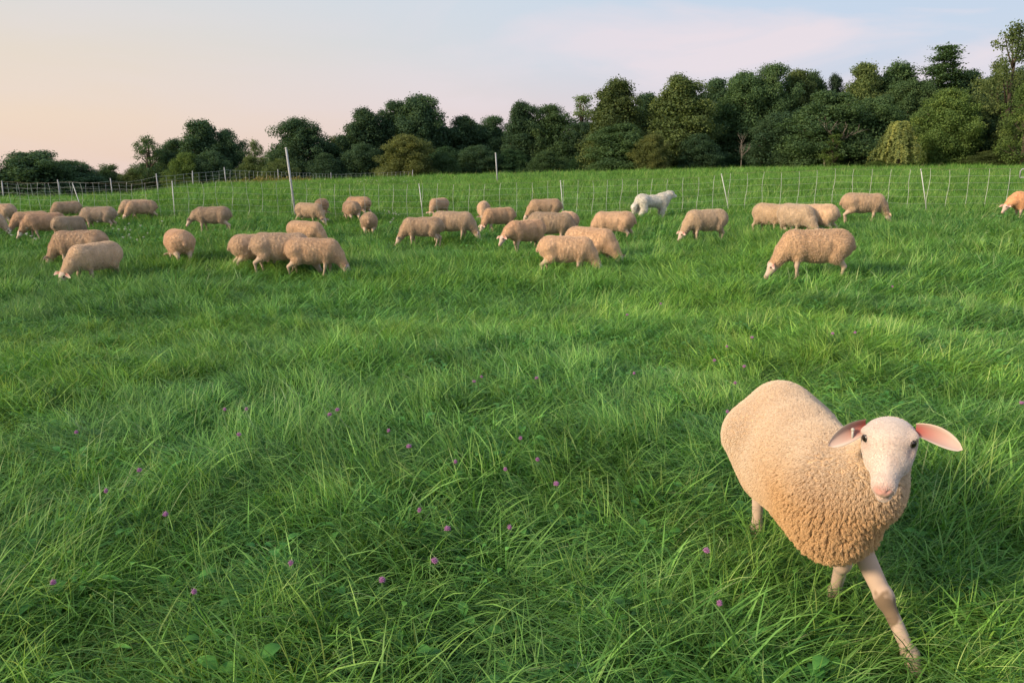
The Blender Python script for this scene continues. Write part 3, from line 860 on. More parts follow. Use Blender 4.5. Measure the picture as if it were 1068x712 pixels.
# ------------------------------------------------------------------ the white guardian dog
def build_dog(h=.011):
    ho = np.array([.50, 0, .685], np.float32); R = frame((.97, .10, -.12), (0.1, 0, 1))
    def fur(P):
        d = ell(P, (-.02, 0, .52), (.40, .145, .150))
        d = smin(d, ell(P, (.24, 0, .52), (.17, .145, .185)), .08)
        d = smin(d, ell(P, (-.32, 0, .555), (.17, .140, .150)), .08)
        d = smin(d, cone(P, (.31, 0, .58), (.48, 0, .67), .145, .105), .07)
        d = smin(d, ell(P, (.36, 0, .50), (.09, .10, .14)), .06)
        for s in (1, -1):
            d = smin(d, cone(P, (.27, s * .08, .45), (.27 + s * .02, s * .085, .24), .080, .046), .04)
            d = smin(d, cone(P, (.27 + s * .02, s * .085, .24), (.26 + s * .03, s * .085, .05), .046, .036), .03)
            d = smin(d, ell(P, (.285 + s * .03, s * .085, .028), (.055, .038, .03)), .02)
            o = -.02 * s
            d = smin(d, cone(P, (-.33, s * .075, .52), (-.33 + o, s * .09, .32), .130, .085), .05)
            d = smin(d, cone(P, (-.33 + o, s * .09, .32), (-.42 + o, s * .085, .20), .080, .052), .04)
            d = smin(d, cone(P, (-.42 + o, s * .085, .20), (-.40 + o, s * .085, .05), .050, .042), .03)
            d = smin(d, ell(P, (-.365 + o, s * .085, .028), (.055, .036, .03)), .02)
        d = smin(d, cone(P, (-.45, 0, .56), (-.55, .0, .38), .050, .062), .05)
        d = smin(d, cone(P, (-.55, 0, .38), (-.55, .02, .20), .062, .026), .05)
        return d
    def head(P):
        q = (P - ho) @ R
        d = ell(q, (.03, 0, .015), (.105, .092, .085))
        d = smin(d, cone(q, (.10, 0, -.01), (.19, 0, -.025), .052, .036), .03)
        d = smin(d, cone(q, (.06, 0, -.05), (.17, 0, -.052), .035, .022), .02)
        return d
    f = lambda P: smin(fur(P), head(P), .04)
    V, Q = surface_nets(f, (-.70, -.28, -.02), (.82, .28, .86), h)
    Nn = vert_normals(V, Q)
    dh = head(V.astype(np.float32)); 
    w = np.clip(.6 + (dh + .01) / .02, 0, 1)
    col = np.tile([.78, .75, .67], (len(V), 1))
    q = (V - ho) @ R
    k = np.clip((.16 - 1 * q[:, 0]) * 0, 0, 1)[:, None]
    nose = np.exp(-((q[:, 0] - .225) ** 2 + q[:, 1] ** 2 + (q[:, 2] + .012) ** 2) / .02 ** 2)[:, None]
    col = col * (1 - nose) + np.array([.02, .018, .018]) * nose
    nz = np.array([mn.noise(Vector((v[0] * 14, v[1] * 20, v[2] * 16))) + .6 * mn.noise(Vector(v * 34)) for v in V])
    V = V + Nn * (w * .007 * nz)[:, None]; Nn = vert_normals(V, Q)
    root = mesh_obj('dog', V, Q, M_dog, attrs={'coat': ('FLOAT_COLOR', np.concatenate([col, np.ones((len(V), 1))], 1)), 'wool': ('FLOAT', w)})
    for s in (1, -1):
        b = ho + R @ np.array([.005, s * .078, .055]); mb = MB()
        mb.tube([b, b + R @ np.array([-.01, s * .022, -.035]), b + R @ np.array([.0, s * .020, -.085])], [.020, .034, .008], 8)
        mb.build('ear', simple('dog_ear', (.62, .58, .50), .9, .1, 40, .15), root)
        mb = MB(); mb.ball(ho + R @ np.array([.108, s * .045, .022]), .011, 10, 8); mb.build('eye', M_eye, root)
    mb = MB(); mb.ball(ho + R @ np.array([.228, 0, -.012]), (.016, .02, .014), 10, 8); mb.build('nose', M_eye, root)
    fw = np.where(dh < .01, .0, 1.0)
    make_fibres('fur', V, Nn, Q, fw, 14000, lambda r_: np.full(len(r_), .022), .0015, M_dogfur, root, clump_n=2000, wave=.12, back=(-.8, 0, -.7), seed=9)
    return root


dog = build_dog()
x, y = solve_place(681, 200.0, .88)
dog.location = (x, y, Hf(x, y)); dog.rotation_euler = (0, 0, math.radians(22)); dog.scale = (1.16,) * 3
tag(dog, 'large white shaggy guardian dog standing and looking right beyond the sheep', 'dog')
print('DOG', x, y)

# ------------------------------------------------------------------ fences
def chain_pts(spec):
    return [at(px, d) for px, d in spec]


def net_fence(root, spine, hgt, nh, spacing, vw, hw, seed, rope=True, sag=.04):
    """electric netting: vertical struts and horizontal twines along a spine of ground points"""
    rg = random.Random(seed)
    mb = MB(); rp = MB()
    pts = []
    for a, b in zip(spine[:-1], spine[1:]):
        n = max(2, int(math.hypot(b[0] - a[0], b[1] - a[1]) / spacing))
        for i in range(n):
            t = i / n; pts.append((a[0] + (b[0] - a[0]) * t, a[1] + (b[1] - a[1]) * t, -sag * 4 * t * (1 - t)))
    pts.append((*spine[-1], 0))
    P = []
    for (x, y, s) in pts:
        z = Hf(x, y) ; w = rg.uniform(-.04, .04); w2 = rg.uniform(-.03, .03)
        col = []
        for k in range(nh):
            f = k / (nh - 1)
            off = w * math.sin(f * math.pi) + w2 * math.sin(f * 2 * math.pi) - (1 - f) * rg.uniform(0.0, .03)
            col.append(Vector((x + off, y + off * .3, z + .06 + (hgt - .06) * f + s * f)))
        P.append(col)
        mb.tube(col, vw, 4, True)
    for k in range(nh):
        line = [c[k] for c in P]
        (rp if (k == nh - 1 and rope) else mb).tube(line, hw * (1.5 if k == nh - 1 else 1), 3, True)
    n = mb.build('net', M_net, root, smooth=False)
    if rope: rp.build('top_rope', M_rope, root, smooth=False)


front_spec = [(-120, 29), (82, 26), (178, 25.3), (303, 25.2), (440, 25.2), (588, 25.2), (762, 24), (970, 22), (1075, 21), (1250, 19.5)]
sp = chain_pts(front_spec)
ff = empty('net_fence', (0, 0, 0)); tag(ff, 'white electric netting fence on slim posts just behind the flock', 'fence')
net_fence(ff, sp, 1.20, 7, .46, .0046, .0024, 1)
lean = {82: -.24, 178: .02, 440: -.10, 588: -.10, 762: -.27, 970: -.26, 1075: .05, -120: 0, 303: 0, 1250: 0}
for (px, d), (x, y) in zip(front_spec, sp):
    if px == 303: continue
    mb = MB(); z = Hf(x, y); lx = lean[px]
    b = Vector((x, y, z - .05)); t = Vector((x + lx, y, z + 1.16))
    b.x -= lx * .2
    mb.tube([b, b.lerp(t, .5), t], [.0125, .0125, .012], 8)
    pst = mb.build('post', M_post, ff)
    mb = MB(); mb.tube([t - Vector((0, 0, .02)), t + Vector((lx * .02, 0, .03))], [.02, .013], 8)
    mb.build('cap', M_post, pst)

back_spec = [(-200, 40), (0, 41), (60, 42), (115, 43.5), (163, 44), (200, 47), (235, 50), (290, 58), (345, 68), (430, 78)]
sp = chain_pts(back_spec)
bf = empty('net_fence', (0, 0, 0)); tag(bf, 'second grey netting fence farther back at left beyond the hill edge', 'fence')
net_fence(bf, sp, 1.20, 6, .62, .0085, .0034, 2, rope=False)
for (x, y) in sp:
    mb = MB(); z = Hf(x, y); l = random.uniform(-.06, .06)
    mb.tube([(x, y, z - .05), (x + l, y, z + 1.36)], .026, 7)
    mb.build('post', M_steel, bf)

# tall stakes
def stake(px, top, d, r, lean_px, label):
    x, y = at(px, d); z0 = Hf(x, y); 
    zt = z0
    while project((x, y, zt))[1] > top: zt += .02
    lx = lean_px / F * d
    t = empty('stake', (x, y, z0)); tag(t, label, 'stake')
    mb = MB(); hh = zt - z0
    mb.tube([(0, 0, -.1), (lx * .5, 0, hh * .5), (lx, 0, hh)], [r, r, r * .92], 10); mb.build('pole', M_steel, t)
    mb = MB(); mb.tube([(lx, 0, hh - .002), (lx * 1.01, 0, hh + .03)], [r * 1.12, r * .8], 10); mb.build('cap', M_post, t)
    for k in (.35, .55):
        mb = MB(); mb.tube([(lx * k, -r * 1.2, hh * k), (lx * k, -r * 2.8, hh * k)], [.012, .018], 6); mb.build('insulator', M_post, t)
stake(306, 155, 25.2, .035, -6, 'tall light grey stake rising above the netting, leaning slightly left')
stake(519, 160, 52, .045, -2, 'lone grey stake standing on the crest before the dark trees')
# tubular bracket at the right edge
x, y = at(1069, 20.5); z = Hf(x, y); br = empty('gate_frame', (x, y, z)); tag(br, 'bent grey metal tube on the fence at the right picture edge', 'gate')
mb = MB(); mb.tube([(-.12, 0, 1.0), (-.12, 0, 1.16), (-.08, 0, 1.21), (.30, 0, 1.22)], .016, 8); mb.build('rail', M_steel, br)
mb = MB(); mb.tube([(.30, 0, -.05), (.30, 0, 1.22)], .018, 8); mb.build('upright', M_steel, br)
mb = MB(); mb.tube([(-.12, 0, 1.0), (.30, 0, 1.0)], .014, 8); mb.build('rail', M_steel, br)

# ------------------------------------------------------------------ grass
def blade_set(n, rad, Lr, Wr, tilt, curl, lean, seed, levels=5, vary=(0, 1), flat=0.0):
    rg = np.random.default_rng(seed)
    rr = rad * np.sqrt(rg.random(n)); th = rg.random(n) * 2 * np.pi
    bx, by = rr * np.cos(th), rr * np.sin(th)
    az = rg.normal(0, lean, n)                        # lean around +x
    Ln = rg.uniform(*Lr, n); W = rg.uniform(*Wr, n)
    t0 = np.clip(rg.normal(tilt, .22, n), 0.0, 1.3); cu = rg.uniform(*curl, n)
    vv = np.clip(rg.beta(1.5, 1.8, n) * (vary[1] - vary[0]) + vary[0], 0, 1)
    dry = rg.random(n) < .015; vv[dry] = rg.uniform(.85, 1, dry.sum())
    tw = rg.normal(0, .6, n)
    pos = np.stack([bx, by, np.full(n, -.01)], 1)
    V = []; VA = []
    seg = Ln / (levels - 1)
    for i in range(levels):
        f = i / (levels - 1)
        w = W * (1 - f ** 2.2) * .5 + .0002
        sd = np.stack([-np.sin(az + tw), np.cos(az + tw), np.zeros(n)], 1)
        V.append(np.stack([pos - sd * w[:, None], pos + sd * w[:, None]], 1))
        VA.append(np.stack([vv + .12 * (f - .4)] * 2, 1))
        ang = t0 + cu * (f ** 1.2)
        d = np.stack([np.sin(ang) * np.cos(az), np.sin(ang) * np.sin(az), np.cos(ang)], 1)
        pos = pos + d * seg[:, None]
        pos[:, 2] = np.maximum(pos[:, 2], .008)
    V = np.stack(V, 1).reshape(n, -1, 3); VA = np.stack(VA, 1).reshape(n, -1)
    k = levels * 2
    fb = []
    for i in range(levels - 1): fb.append([2 * i, 2 * i + 1, 2 * i + 3, 2 * i + 2])
    fb = np.array(fb)
    Fc = (np.arange(n)[:, None, None] * k + fb[None]).reshape(-1, 4)
    return V.reshape(-1, 3), Fc, VA.reshape(-1)


src_col = bpy.data.collections.new('grass_sources')      # the clumps the field scatters, not in the scene themselves
def clump(i, parts, mat):
    Vs, Fs, As = [], [], []; o_ = 0
    for (v, f, a) in parts:
        Vs.append(v); Fs.append(f + o_); As.append(a); o_ += len(v)
    ob = mesh_obj('clump_%02d' % i, np.concatenate(Vs), np.concatenate(Fs), mat, smooth=True, attrs={'vary': ('FLOAT', np.clip(np.concatenate(As), 0, 1))}, link=False)
    src_col.objects.link(ob); return ob


def rosette(n, seed, hgt, lw, ll):
    rg = np.random.default_rng(seed); Vs = []; Fs = []; As = []; k0 = 0
    for i in range(n):
        az = rg.uniform(0, 6.28); tl = rg.uniform(.5, 1.15); st = rg.uniform(.3, 1) * hgt
        b = np.array([rg.normal(0, .03), rg.normal(0, .03), 0]); dh = np.array([math.cos(az), math.sin(az), 0]); sd = np.array([-math.sin(az), math.cos(az), 0])
        p = b + dh * st * .35 + np.array([0, 0, st]); l = ll * rg.uniform(.6, 1.2); w = lw * rg.uniform(.7, 1.2)
        # petiole
        rows = [b, p]; wd = [.0012, .0014]
        for j, (f, ww) in enumerate([(.15, .5), (.4, 1), (.7, .85), (.92, .4), (1, .03)]):
            a = tl + f * .7
            q = p + (dh * math.sin(a) + np.array([0, 0, math.cos(a)])) * l * f
            rows.append(q); wd.append(w * .5 * ww)
        va = rg.uniform(0, 1)
        for j, (q, ww) in enumerate(zip(rows, wd)):
            up = np.array([0, 0, ww * .35])
            Vs += [q - sd * ww + up, q, q + sd * ww + up]; As += [va, va * .7, va]
        m = len(rows)
        for j in range(m - 1):
            a = k0 + 3 * j; Fs += [[a, a + 1, a + 4, a + 3], [a + 1, a + 2, a + 5, a + 4]]
        k0 += 3 * m
    return np.array(Vs), np.array(Fs), np.array(As)


ci = 0
for s in range(5):
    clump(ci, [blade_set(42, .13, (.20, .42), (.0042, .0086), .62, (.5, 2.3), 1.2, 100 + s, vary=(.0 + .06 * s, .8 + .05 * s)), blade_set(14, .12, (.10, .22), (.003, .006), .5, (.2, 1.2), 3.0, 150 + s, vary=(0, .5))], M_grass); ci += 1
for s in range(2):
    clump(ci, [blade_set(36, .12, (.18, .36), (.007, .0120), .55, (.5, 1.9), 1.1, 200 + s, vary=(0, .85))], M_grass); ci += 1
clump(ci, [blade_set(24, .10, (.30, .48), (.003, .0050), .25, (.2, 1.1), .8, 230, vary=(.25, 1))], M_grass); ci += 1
NEAR = list(range(ci))
WEED0 = ci
clump(ci, [rosette(13, 31, .15, .034, .060)], M_weed); ci += 1
clump(ci, [rosette(9, 32, .12, .030, .10)], M_weed); ci += 1
clump(ci, [rosette(26, 33, .17, .018, .022)], M_weed); ci += 1
WEEDS = [WEED0, WEED0 + 1, WEED0 + 2]
FAR0 = ci
for s in range(3):
    clump(ci, [blade_set(50, .26, (.16, .38), (.006, .013), .50, (.4, 1.8), 1.2, 300 + s, levels=4, vary=(.05 * s, .8 + .1 * s))], M_grass); ci += 1
FARS = [FAR0, FAR0 + 1, FAR0 + 2]


def scatter_region(y0, y1, dens, sel, sc, ulim=.86, jitter=True):
    """random points in the wedge between two distances"""
    area = ulim * (y1 ** 2 - y0 ** 2)
    n = int(area * dens)
    y = np.sqrt(rng.random(n) * (y1 ** 2 - y0 ** 2) + y0 ** 2); x = (rng.random(n) * 2 - 1) * ulim * y
    return x, y, np.array(sel)[rng.integers(0, len(sel), n)], sc * rng.uniform(.75, 1.2, n)


regs = [scatter_region(.5, 4.5, 185, NEAR, 1.0, 1.15), scatter_region(4.5, 9, 130, NEAR, 1.0, .95), scatter_region(9, 16, 68, NEAR + [5, 6, 5, 6, 5, 6], 1.25),
        scatter_region(14, 30, 22, FARS, 1.15), scatter_region(30, 60, 8.0, FARS, 1.5, .80), scatter_region(60, 92, 3.5, FARS, 2.0, .78),
        scatter_region(.8, 5, 34, WEEDS, 1.05, 1.0), scatter_region(5, 14, 34, WEEDS, 1.15, .9), scatter_region(14, 24, 10, WEEDS, 1.6, .9)]
x = np.concatenate([r_[0] for r_ in regs]); y = np.concatenate([r_[1] for r_ in regs]); idx = np.concatenate([r_[2] for r_ in regs]); sc = np.concatenate([r_[3] for r_ in regs])
isw = (idx >= WEED0) & (idx < FAR0)
# hide the camera's own standing spot, weeds keep to patches, the field thins beyond its crest
u = x / np.maximum(y, 3); yc = np.interp(u, UK, YCK)
keep = (x ** 2 + y ** 2 > .45)
keep &= ~(isw & (fbm(x * .75, y * .75, 5) < .43))
keep &= (y < yc + 16)
x, y, idx, sc, isw = x[keep], y[keep], idx[keep], sc[keep], isw[keep]
# height patches: lush tufts and lower hollows
hp_ = fbm(x * .9, y * .9, 11, 3); hp2 = fbm(x * .22, y * .22, 17, 2)
sz = sc * (.40 + 1.05 * hp_) * (.86 + .28 * hp2) * np.interp(y, [2.8, 5, 9, 12], [1, .64, .64, .86]) * (.70 + .60 * fbm(x * 2.6, y * 2.6, 91, 2))
# trampled by the foreground sheep
for (tx, ty, rad, k) in ((1.22, 2.16, .26, .38), (1.20, 1.95, .22, .6)):
    dd = np.hypot(x - tx, y - ty); sz *= 1 - (1 - k) * np.exp(-(dd / rad) ** 2)
flow = 2 * np.pi * fbm(x * .42 + 3, y * .42, 23, 2) * 1.7 - .9
rz = flow + rng.normal(0, .75, len(x))
tiltx = rng.normal(0, .10, len(x)); tilty = np.clip(rng.normal(.06, .12, len(x)), -.2, .5) + .35 * np.clip(fbm(x * .7, y * .7, 41, 2) - .5, 0, 1)
z = H(x, y)
pA = fbm(x * .5, y * .5, 51, 3); pB = fbm(x * .13, y * .13, 61, 2)
warm = np.clip((pA - .35) * 1.6 + (fbm(x * 1.9, y * 1.9, 71, 2) - .5) * 1.3, 0, 1)
# cool dark green to yellow green patches, with the grass kinds that grow there
tint = np.stack([.78 + .30 * warm, .88 + .16 * warm, 1.0 - .10 * warm], 1) * (.80 + .40 * pB)[:, None]
tint *= rng.uniform(.62, 1.32, (len(x), 1)) * (.80 + .40 * fbm(x * 3.1, y * 3.1, 97, 2))[:, None]
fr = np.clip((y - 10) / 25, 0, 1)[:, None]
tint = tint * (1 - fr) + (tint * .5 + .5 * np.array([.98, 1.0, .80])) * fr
me = bpy.data.meshes.new('meadow_grass')
me.vertices.add(len(x)); me.vertices.foreach_set('co', np.stack([x, y, z], 1).astype(np.float32).ravel())
def addattr(nm, ty, arr):
    a = me.attributes.new(nm, ty, 'POINT')
    a.data.foreach_set({'FLOAT_VECTOR': 'vector', 'FLOAT_COLOR': 'color'}.get(ty, 'value'), arr.ravel())
addattr('rot', 'FLOAT_VECTOR', np.stack([tiltx, tilty, rz], 1).astype(np.float32))
addattr('siz', 'FLOAT_VECTOR', np.stack([(sz + sc) / 2, (sz + sc) / 2, sz], 1).astype(np.float32))
addattr('idx', 'INT', idx.astype(np.int32))
addattr('tint', 'FLOAT_COLOR', np.concatenate([tint, np.ones((len(x), 1))], 1).astype(np.float32))
me.update()
gob = bpy.data.objects.new('meadow_grass', me); C.objects.link(gob)
tag(gob, 'long green meadow grass with broad leaf weeds covering the whole field', 'grass', kind='stuff')
gn = bpy.data.node_groups.new('scatter_grass', 'GeometryNodeTree')
gn.interface.new_socket('Geometry', in_out='INPUT', socket_type='NodeSocketGeometry'); gn.interface.new_socket('Geometry', in_out='OUTPUT', socket_type='NodeSocketGeometry')
gi = gn.nodes.new('NodeGroupInput'); go = gn.nodes.new('NodeGroupOutput')
cinf = gn.nodes.new('GeometryNodeCollectionInfo'); cinf.inputs['Collection'].default_value = src_col; cinf.inputs['Separate Children'].default_value = True; cinf.inputs['Reset Children'].default_value = True
iop = gn.nodes.new('GeometryNodeInstanceOnPoints'); iop.inputs['Pick Instance'].default_value = True
def na(nm, ty):
    a = gn.nodes.new('GeometryNodeInputNamedAttribute'); a.data_type = ty; a.inputs[0].default_value = nm; return a.outputs['Attribute']
e2r = gn.nodes.new('FunctionNodeEulerToRotation')
gn.links.new(na('rot', 'FLOAT_VECTOR'), e2r.inputs[0]); gn.links.new(e2r.outputs[0], iop.inputs['Rotation'])
gn.links.new(gi.outputs[0], iop.inputs['Points']); gn.links.new(cinf.outputs[0], iop.inputs['Instance'])
gn.links.new(na('idx', 'INT'), iop.inputs['Instance Index']); gn.links.new(na('siz', 'FLOAT_VECTOR'), iop.inputs['Scale'])
gn.links.new(iop.outputs[0], go.inputs[0])
md = gob.modifiers.new('scatter', 'NODES'); md.node_group = gn
print('GRASS', len(x))

# ------------------------------------------------------------------ trees
def leaf_cards(cen, nrm, size, vary, rg):
    """many leaf-sized folded faces: cen (n,3), nrm (n,3)"""
    n = len(cen)
    t = np.cross(nrm, rg.normal(0, 1, (n, 3))); t /= np.maximum(np.linalg.norm(t, axis=1, keepdims=True), 1e-6)
    b = np.cross(nrm, t); s = size[:, None]
    a0 = cen - t * s * .55; a1 = cen + b * s * .42 - nrm * s * .12; a2 = cen + t * s * .60; a3 = cen - b * s * .42 - nrm * s * .12
    V = np.stack([a0, a1, a2, a3], 1).reshape(-1, 3)
    Fc = np.arange(n * 4).reshape(-1, 4)
    return V, Fc, np.repeat(vary, 4)


def tree_proto(kind, seed):
    """returns (crown mesh data, trunk mesh data, height, width)"""
    rg = np.random.default_rng(seed); rp = random.Random(seed)
    trunk = MB(); Hh = 12.0; W = 8.0
    puffs = []
    if kind in ('round', 'tall', 'airy', 'slender', 'bush'):
        Wd = {'round': 4.4, 'tall': 3.1, 'airy': 3.6, 'slender': 1.7, 'bush': 5.0}[kind]; W = 2 * Wd
        zb = {'round': .05, 'tall': .05, 'airy': .12, 'slender': .10, 'bush': .02}[kind] * Hh
        npf = {'round': 170, 'tall': 165, 'airy': 120, 'slender': 75, 'bush': 130}[kind]
        trunk.tube([(0, 0, -.8), (.05, 0, Hh * .25), (rp.uniform(-.3, .3), rp.uniform(-.3, .3), Hh * .55), (rp.uniform(-.4, .4), 0, Hh * .86)], [.30, .24, .15, .04], 8)
        tries = 0
        lobes = [(rp.uniform(0, 6.28), rp.uniform(.2, .9), rp.uniform(.12, .3)) for _ in range(5)]
        while len(puffs) < npf and tries < 5000:
            tries += 1
            f = rg.random(); zz = zb + (Hh * .96 - zb) * f
            e_ = lambda m_, w_: math.sqrt(max(0.0, 1 - ((f - m_) / w_) ** 2))
            env = {'round': e_(.42, .60), 'tall': e_(.36, .66), 'airy': e_(.46, .57), 'slender': e_(.42, .62), 'bush': e_(.15, .88)}[kind] * (1 - .30 * f * f) + .03
            az = rg.uniform(0, 6.28)
            for (la, lf, lw) in lobes: env += lw * max(0, math.cos(az - la)) ** 3 * math.exp(-((f - lf) / .18) ** 2)
            rr = Wd * env * (.08 + .92 * rg.random() ** .6) * .92
            pr = {'round': .95, 'tall': .82, 'airy': .62, 'slender': .5, 'bush': 1.0}[kind] * rp.uniform(.5, 1.25) * (1.1 - .45 * f)
            puffs.append((rr * math.cos(az), rr * math.sin(az), zz, pr))
        for _ in range(3 if kind != 'slender' else 5):
            puffs.append((rp.uniform(-.6, .6), rp.uniform(-.6, .6), Hh - rp.uniform(.3, 1.2), rp.uniform(.4, .7)))
        # limbs towards outer puffs
        for p_ in rp.sample(puffs, min(len(puffs), 26)):
            z0 = max(.12 * Hh, p_[2] - 2.2 - rp.random()); 
            if z0 > Hh * .85: z0 = Hh * .8
            trunk.tube([(0, 0, z0), (p_[0] * .5, p_[1] * .5, z0 + (p_[2] - z0) * .45), (p_[0] * .95, p_[1] * .95, p_[2])], [.11, .065, .02], 5)
        nl = {'round': 340, 'tall': 330, 'airy': 230, 'slender': 240, 'bush': 300}[kind]
        cen = []; nr = []; va = []; sz_ = []
        for (a, b, c, r_) in puffs:
            m = int(nl * (r_ / .9) ** 1.5) + 20
            d = rg.normal(0, 1, (m, 3)); d /= np.linalg.norm(d, axis=1, keepdims=True)
            rad = r_ * (.45 + .65 * rg.random(m) ** .5)
            q = d * rad[:, None] * np.array([1.05, 1.05, .92]) + rg.normal(0, .16, (m, 3))
            cen.append(q + [a, b, c])
            n_ = d + rg.normal(0, .55, (m, 3)) + [0, 0, .35]; nr.append(n_ / np.linalg.norm(n_, axis=1, keepdims=True))
            va.append(np.clip(rg.normal(.48 + .14 * rg.normal(), .20, m), 0, 1)); sz_.append(rg.uniform(.10, .22, m))
        if kind in ('round', 'tall', 'bush'):                 # twigs and leaves inside the crown
            m = 9000; fz = rg.random(m) ** .8; az = rg.random(m) * 6.28
            ev = np.sqrt(np.clip(1 - ((fz - .4) / .6) ** 2, 0, 1)); rr = Wd * .82 * ev * rg.random(m) ** .6
            cen.append(np.stack([rr * np.cos(az), rr * np.sin(az), zb + fz * (Hh * .86 - zb)], 1))
            n_ = rg.normal(0, 1, (m, 3)); nr.append(n_ / np.linalg.norm(n_, axis=1, keepdims=True)); va.append(rg.uniform(.1, .6, m)); sz_.append(rg.uniform(.2, .34, m))
        cen = np.concatenate(cen); nr = np.concatenate(nr); va = np.concatenate(va); sz_ = np.concatenate(sz_)
        ok = cen[:, 2] > .05
        crown = leaf_cards(cen[ok], nr[ok], sz_[ok], va[ok], rg)
    elif kind == 'willow':
        Hh = 7.0; W = 5.0
        trunk.tube([(0, 0, -.5), (.1, 0, 3), (0, .1, 6.2)], [.22, .16, .05], 8)
        cen = []; va = []; sz_ = []; nr = []
        for i in range(300):
            az = rp.uniform(0, 6.28); zt = 7.0 * rp.uniform(.35, .98); r0 = rp.uniform(.1, 1.0) * (1.9 * (1.05 - zt / 7) + .45)
            ln = rp.uniform(1.3, 3.0); m = 46
            t = np.linspace(0, 1, m)
            rr = r0 + .75 * np.sqrt(t) * (.5 + r0 * .25); zz = zt + .35 * np.sin(t * 2.2) - ln * t ** 1.4
            q = np.stack([rr * math.cos(az), rr * math.sin(az), zz], 1) + rg.normal(0, .06, (m, 3))
            q = q[q[:, 2] > .05]; m = len(q); cen.append(q)
            n_ = np.stack([np.full(m, math.cos(az)), np.full(m, math.sin(az)), np.zeros(m)], 1) + rg.normal(0, .4, (m, 3)); nr.append(n_ / np.linalg.norm(n_, axis=1, keepdims=True))
            va.append(np.full(m, np.clip(rp.gauss(.55, .2), 0, 1))); sz_.append(rg.uniform(.10, .20, m))
        crown = leaf_cards(np.concatenate(cen), np.concatenate(nr), np.concatenate(sz_), np.concatenate(va), rg)
    elif kind == 'pine':
        Hh = 14.0; W = 7.0
        trunk.tube([(0, 0, -.8), (.05, 0, 7), (0, .05, 13.7)], [.30, .20, .03], 8)
        cen = []; nr = []; va = []; sz_ = []
        zz = 2.0
        while zz < 13.8:
            f = (zz - 2) / 12; nbr = 6
            for k in range(nbr):
                az = rp.uniform(0, 6.28); ln = (3.5 * (1 - f) ** .75 + .35) * rp.uniform(.65, 1.1)
                tip = Vector((math.cos(az) * ln, math.sin(az) * ln, zz + ln * .22 * rp.uniform(.2, 1.4)))
                trunk.tube([(0, 0, zz), tip], [.05, .012], 4)
                m = int(130 * ln) + 40; t = rg.random(m) ** .7
                q = np.array([0, 0, zz])[None] * (1 - t[:, None]) + np.array(tip)[None] * t[:, None]
                wid = .20 + .42 * t * (1.15 - t) * 2
                q = q + rg.normal(0, 1, (m, 3)) * np.stack([wid, wid, wid * .35], 1)
                cen.append(q); n_ = rg.normal(0, .5, (m, 3)) + [0, 0, 1]; nr.append(n_ / np.linalg.norm(n_, axis=1, keepdims=True))
                va.append(np.clip(rg.normal(.4, .15, m), 0, 1)); sz_.append(rg.uniform(.12, .24, m))
            zz += .55 * rp.uniform(.8, 1.3)
        crown = leaf_cards(np.concatenate(cen), np.concatenate(nr), np.concatenate(sz_), np.concatenate(va), rg)
    elif kind == 'dead':
        Hh = 7.0; W = 4.0
        def branch(p, d, ln, r_, lev):
            q = p + d * ln * .5 + Vector((rp.uniform(-.1, .1), rp.uniform(-.1, .1), 0)) * ln; e = q + (d + Vector((rp.uniform(-.3, .3), rp.uniform(-.3, .3), rp.uniform(-.1, .3)))).normalized() * ln * .5
            trunk.tube([p, q, e], [r_, r_ * .75, r_ * .45], 5)
            if lev > 0:
                for _ in range(4 if lev > 1 else 3):
                    dd = (d + Vector((rp.uniform(-1, 1), rp.uniform(-1, 1), rp.uniform(-.2, .7)))).normalized()
                    branch(p.lerp(e, rp.uniform(.45, 1)), dd, ln * rp.uniform(.45, .7), r_ * .5, lev - 1)
        branch(Vector((0, 0, -.3)), Vector((.05, 0, 1)), 4.2, .12, 3)
        crown = None
    cm_ = None
    if crown is not None:
        co = mesh_obj('crown', crown[0], crown[1], M_leaf, smooth=True, attrs={'vary': ('FLOAT', np.clip(crown[2], 0, 1))}, link=False)
        cm_ = co.data; bpy.data.objects.remove(co)
    to = trunk.build('trunk', M_deadwood if kind == 'dead' else M_bark, link=False); tm = to.data; bpy.data.objects.remove(to)
    # bare crown edge measured from the leaves
    if crown is not None:
        Hh = float(np.percentile(crown[0][:, 2], 99.85)); W = 2 * float(np.percentile(np.abs(crown[0][:, 0]), 98.5))
    return cm_, tm, Hh, W


TP = {}
for kd_, seeds in (('round', (1, 2, 3)), ('tall', (4, 5, 6)), ('airy', (7, 8)), ('slender', (9,)), ('bush', (10, 11)), ('willow', (12,)), ('pine', (13,)), ('dead', (14, 15))):
    for s_ in seeds: TP[(kd_, s_)] = tree_proto(kd_, s_)

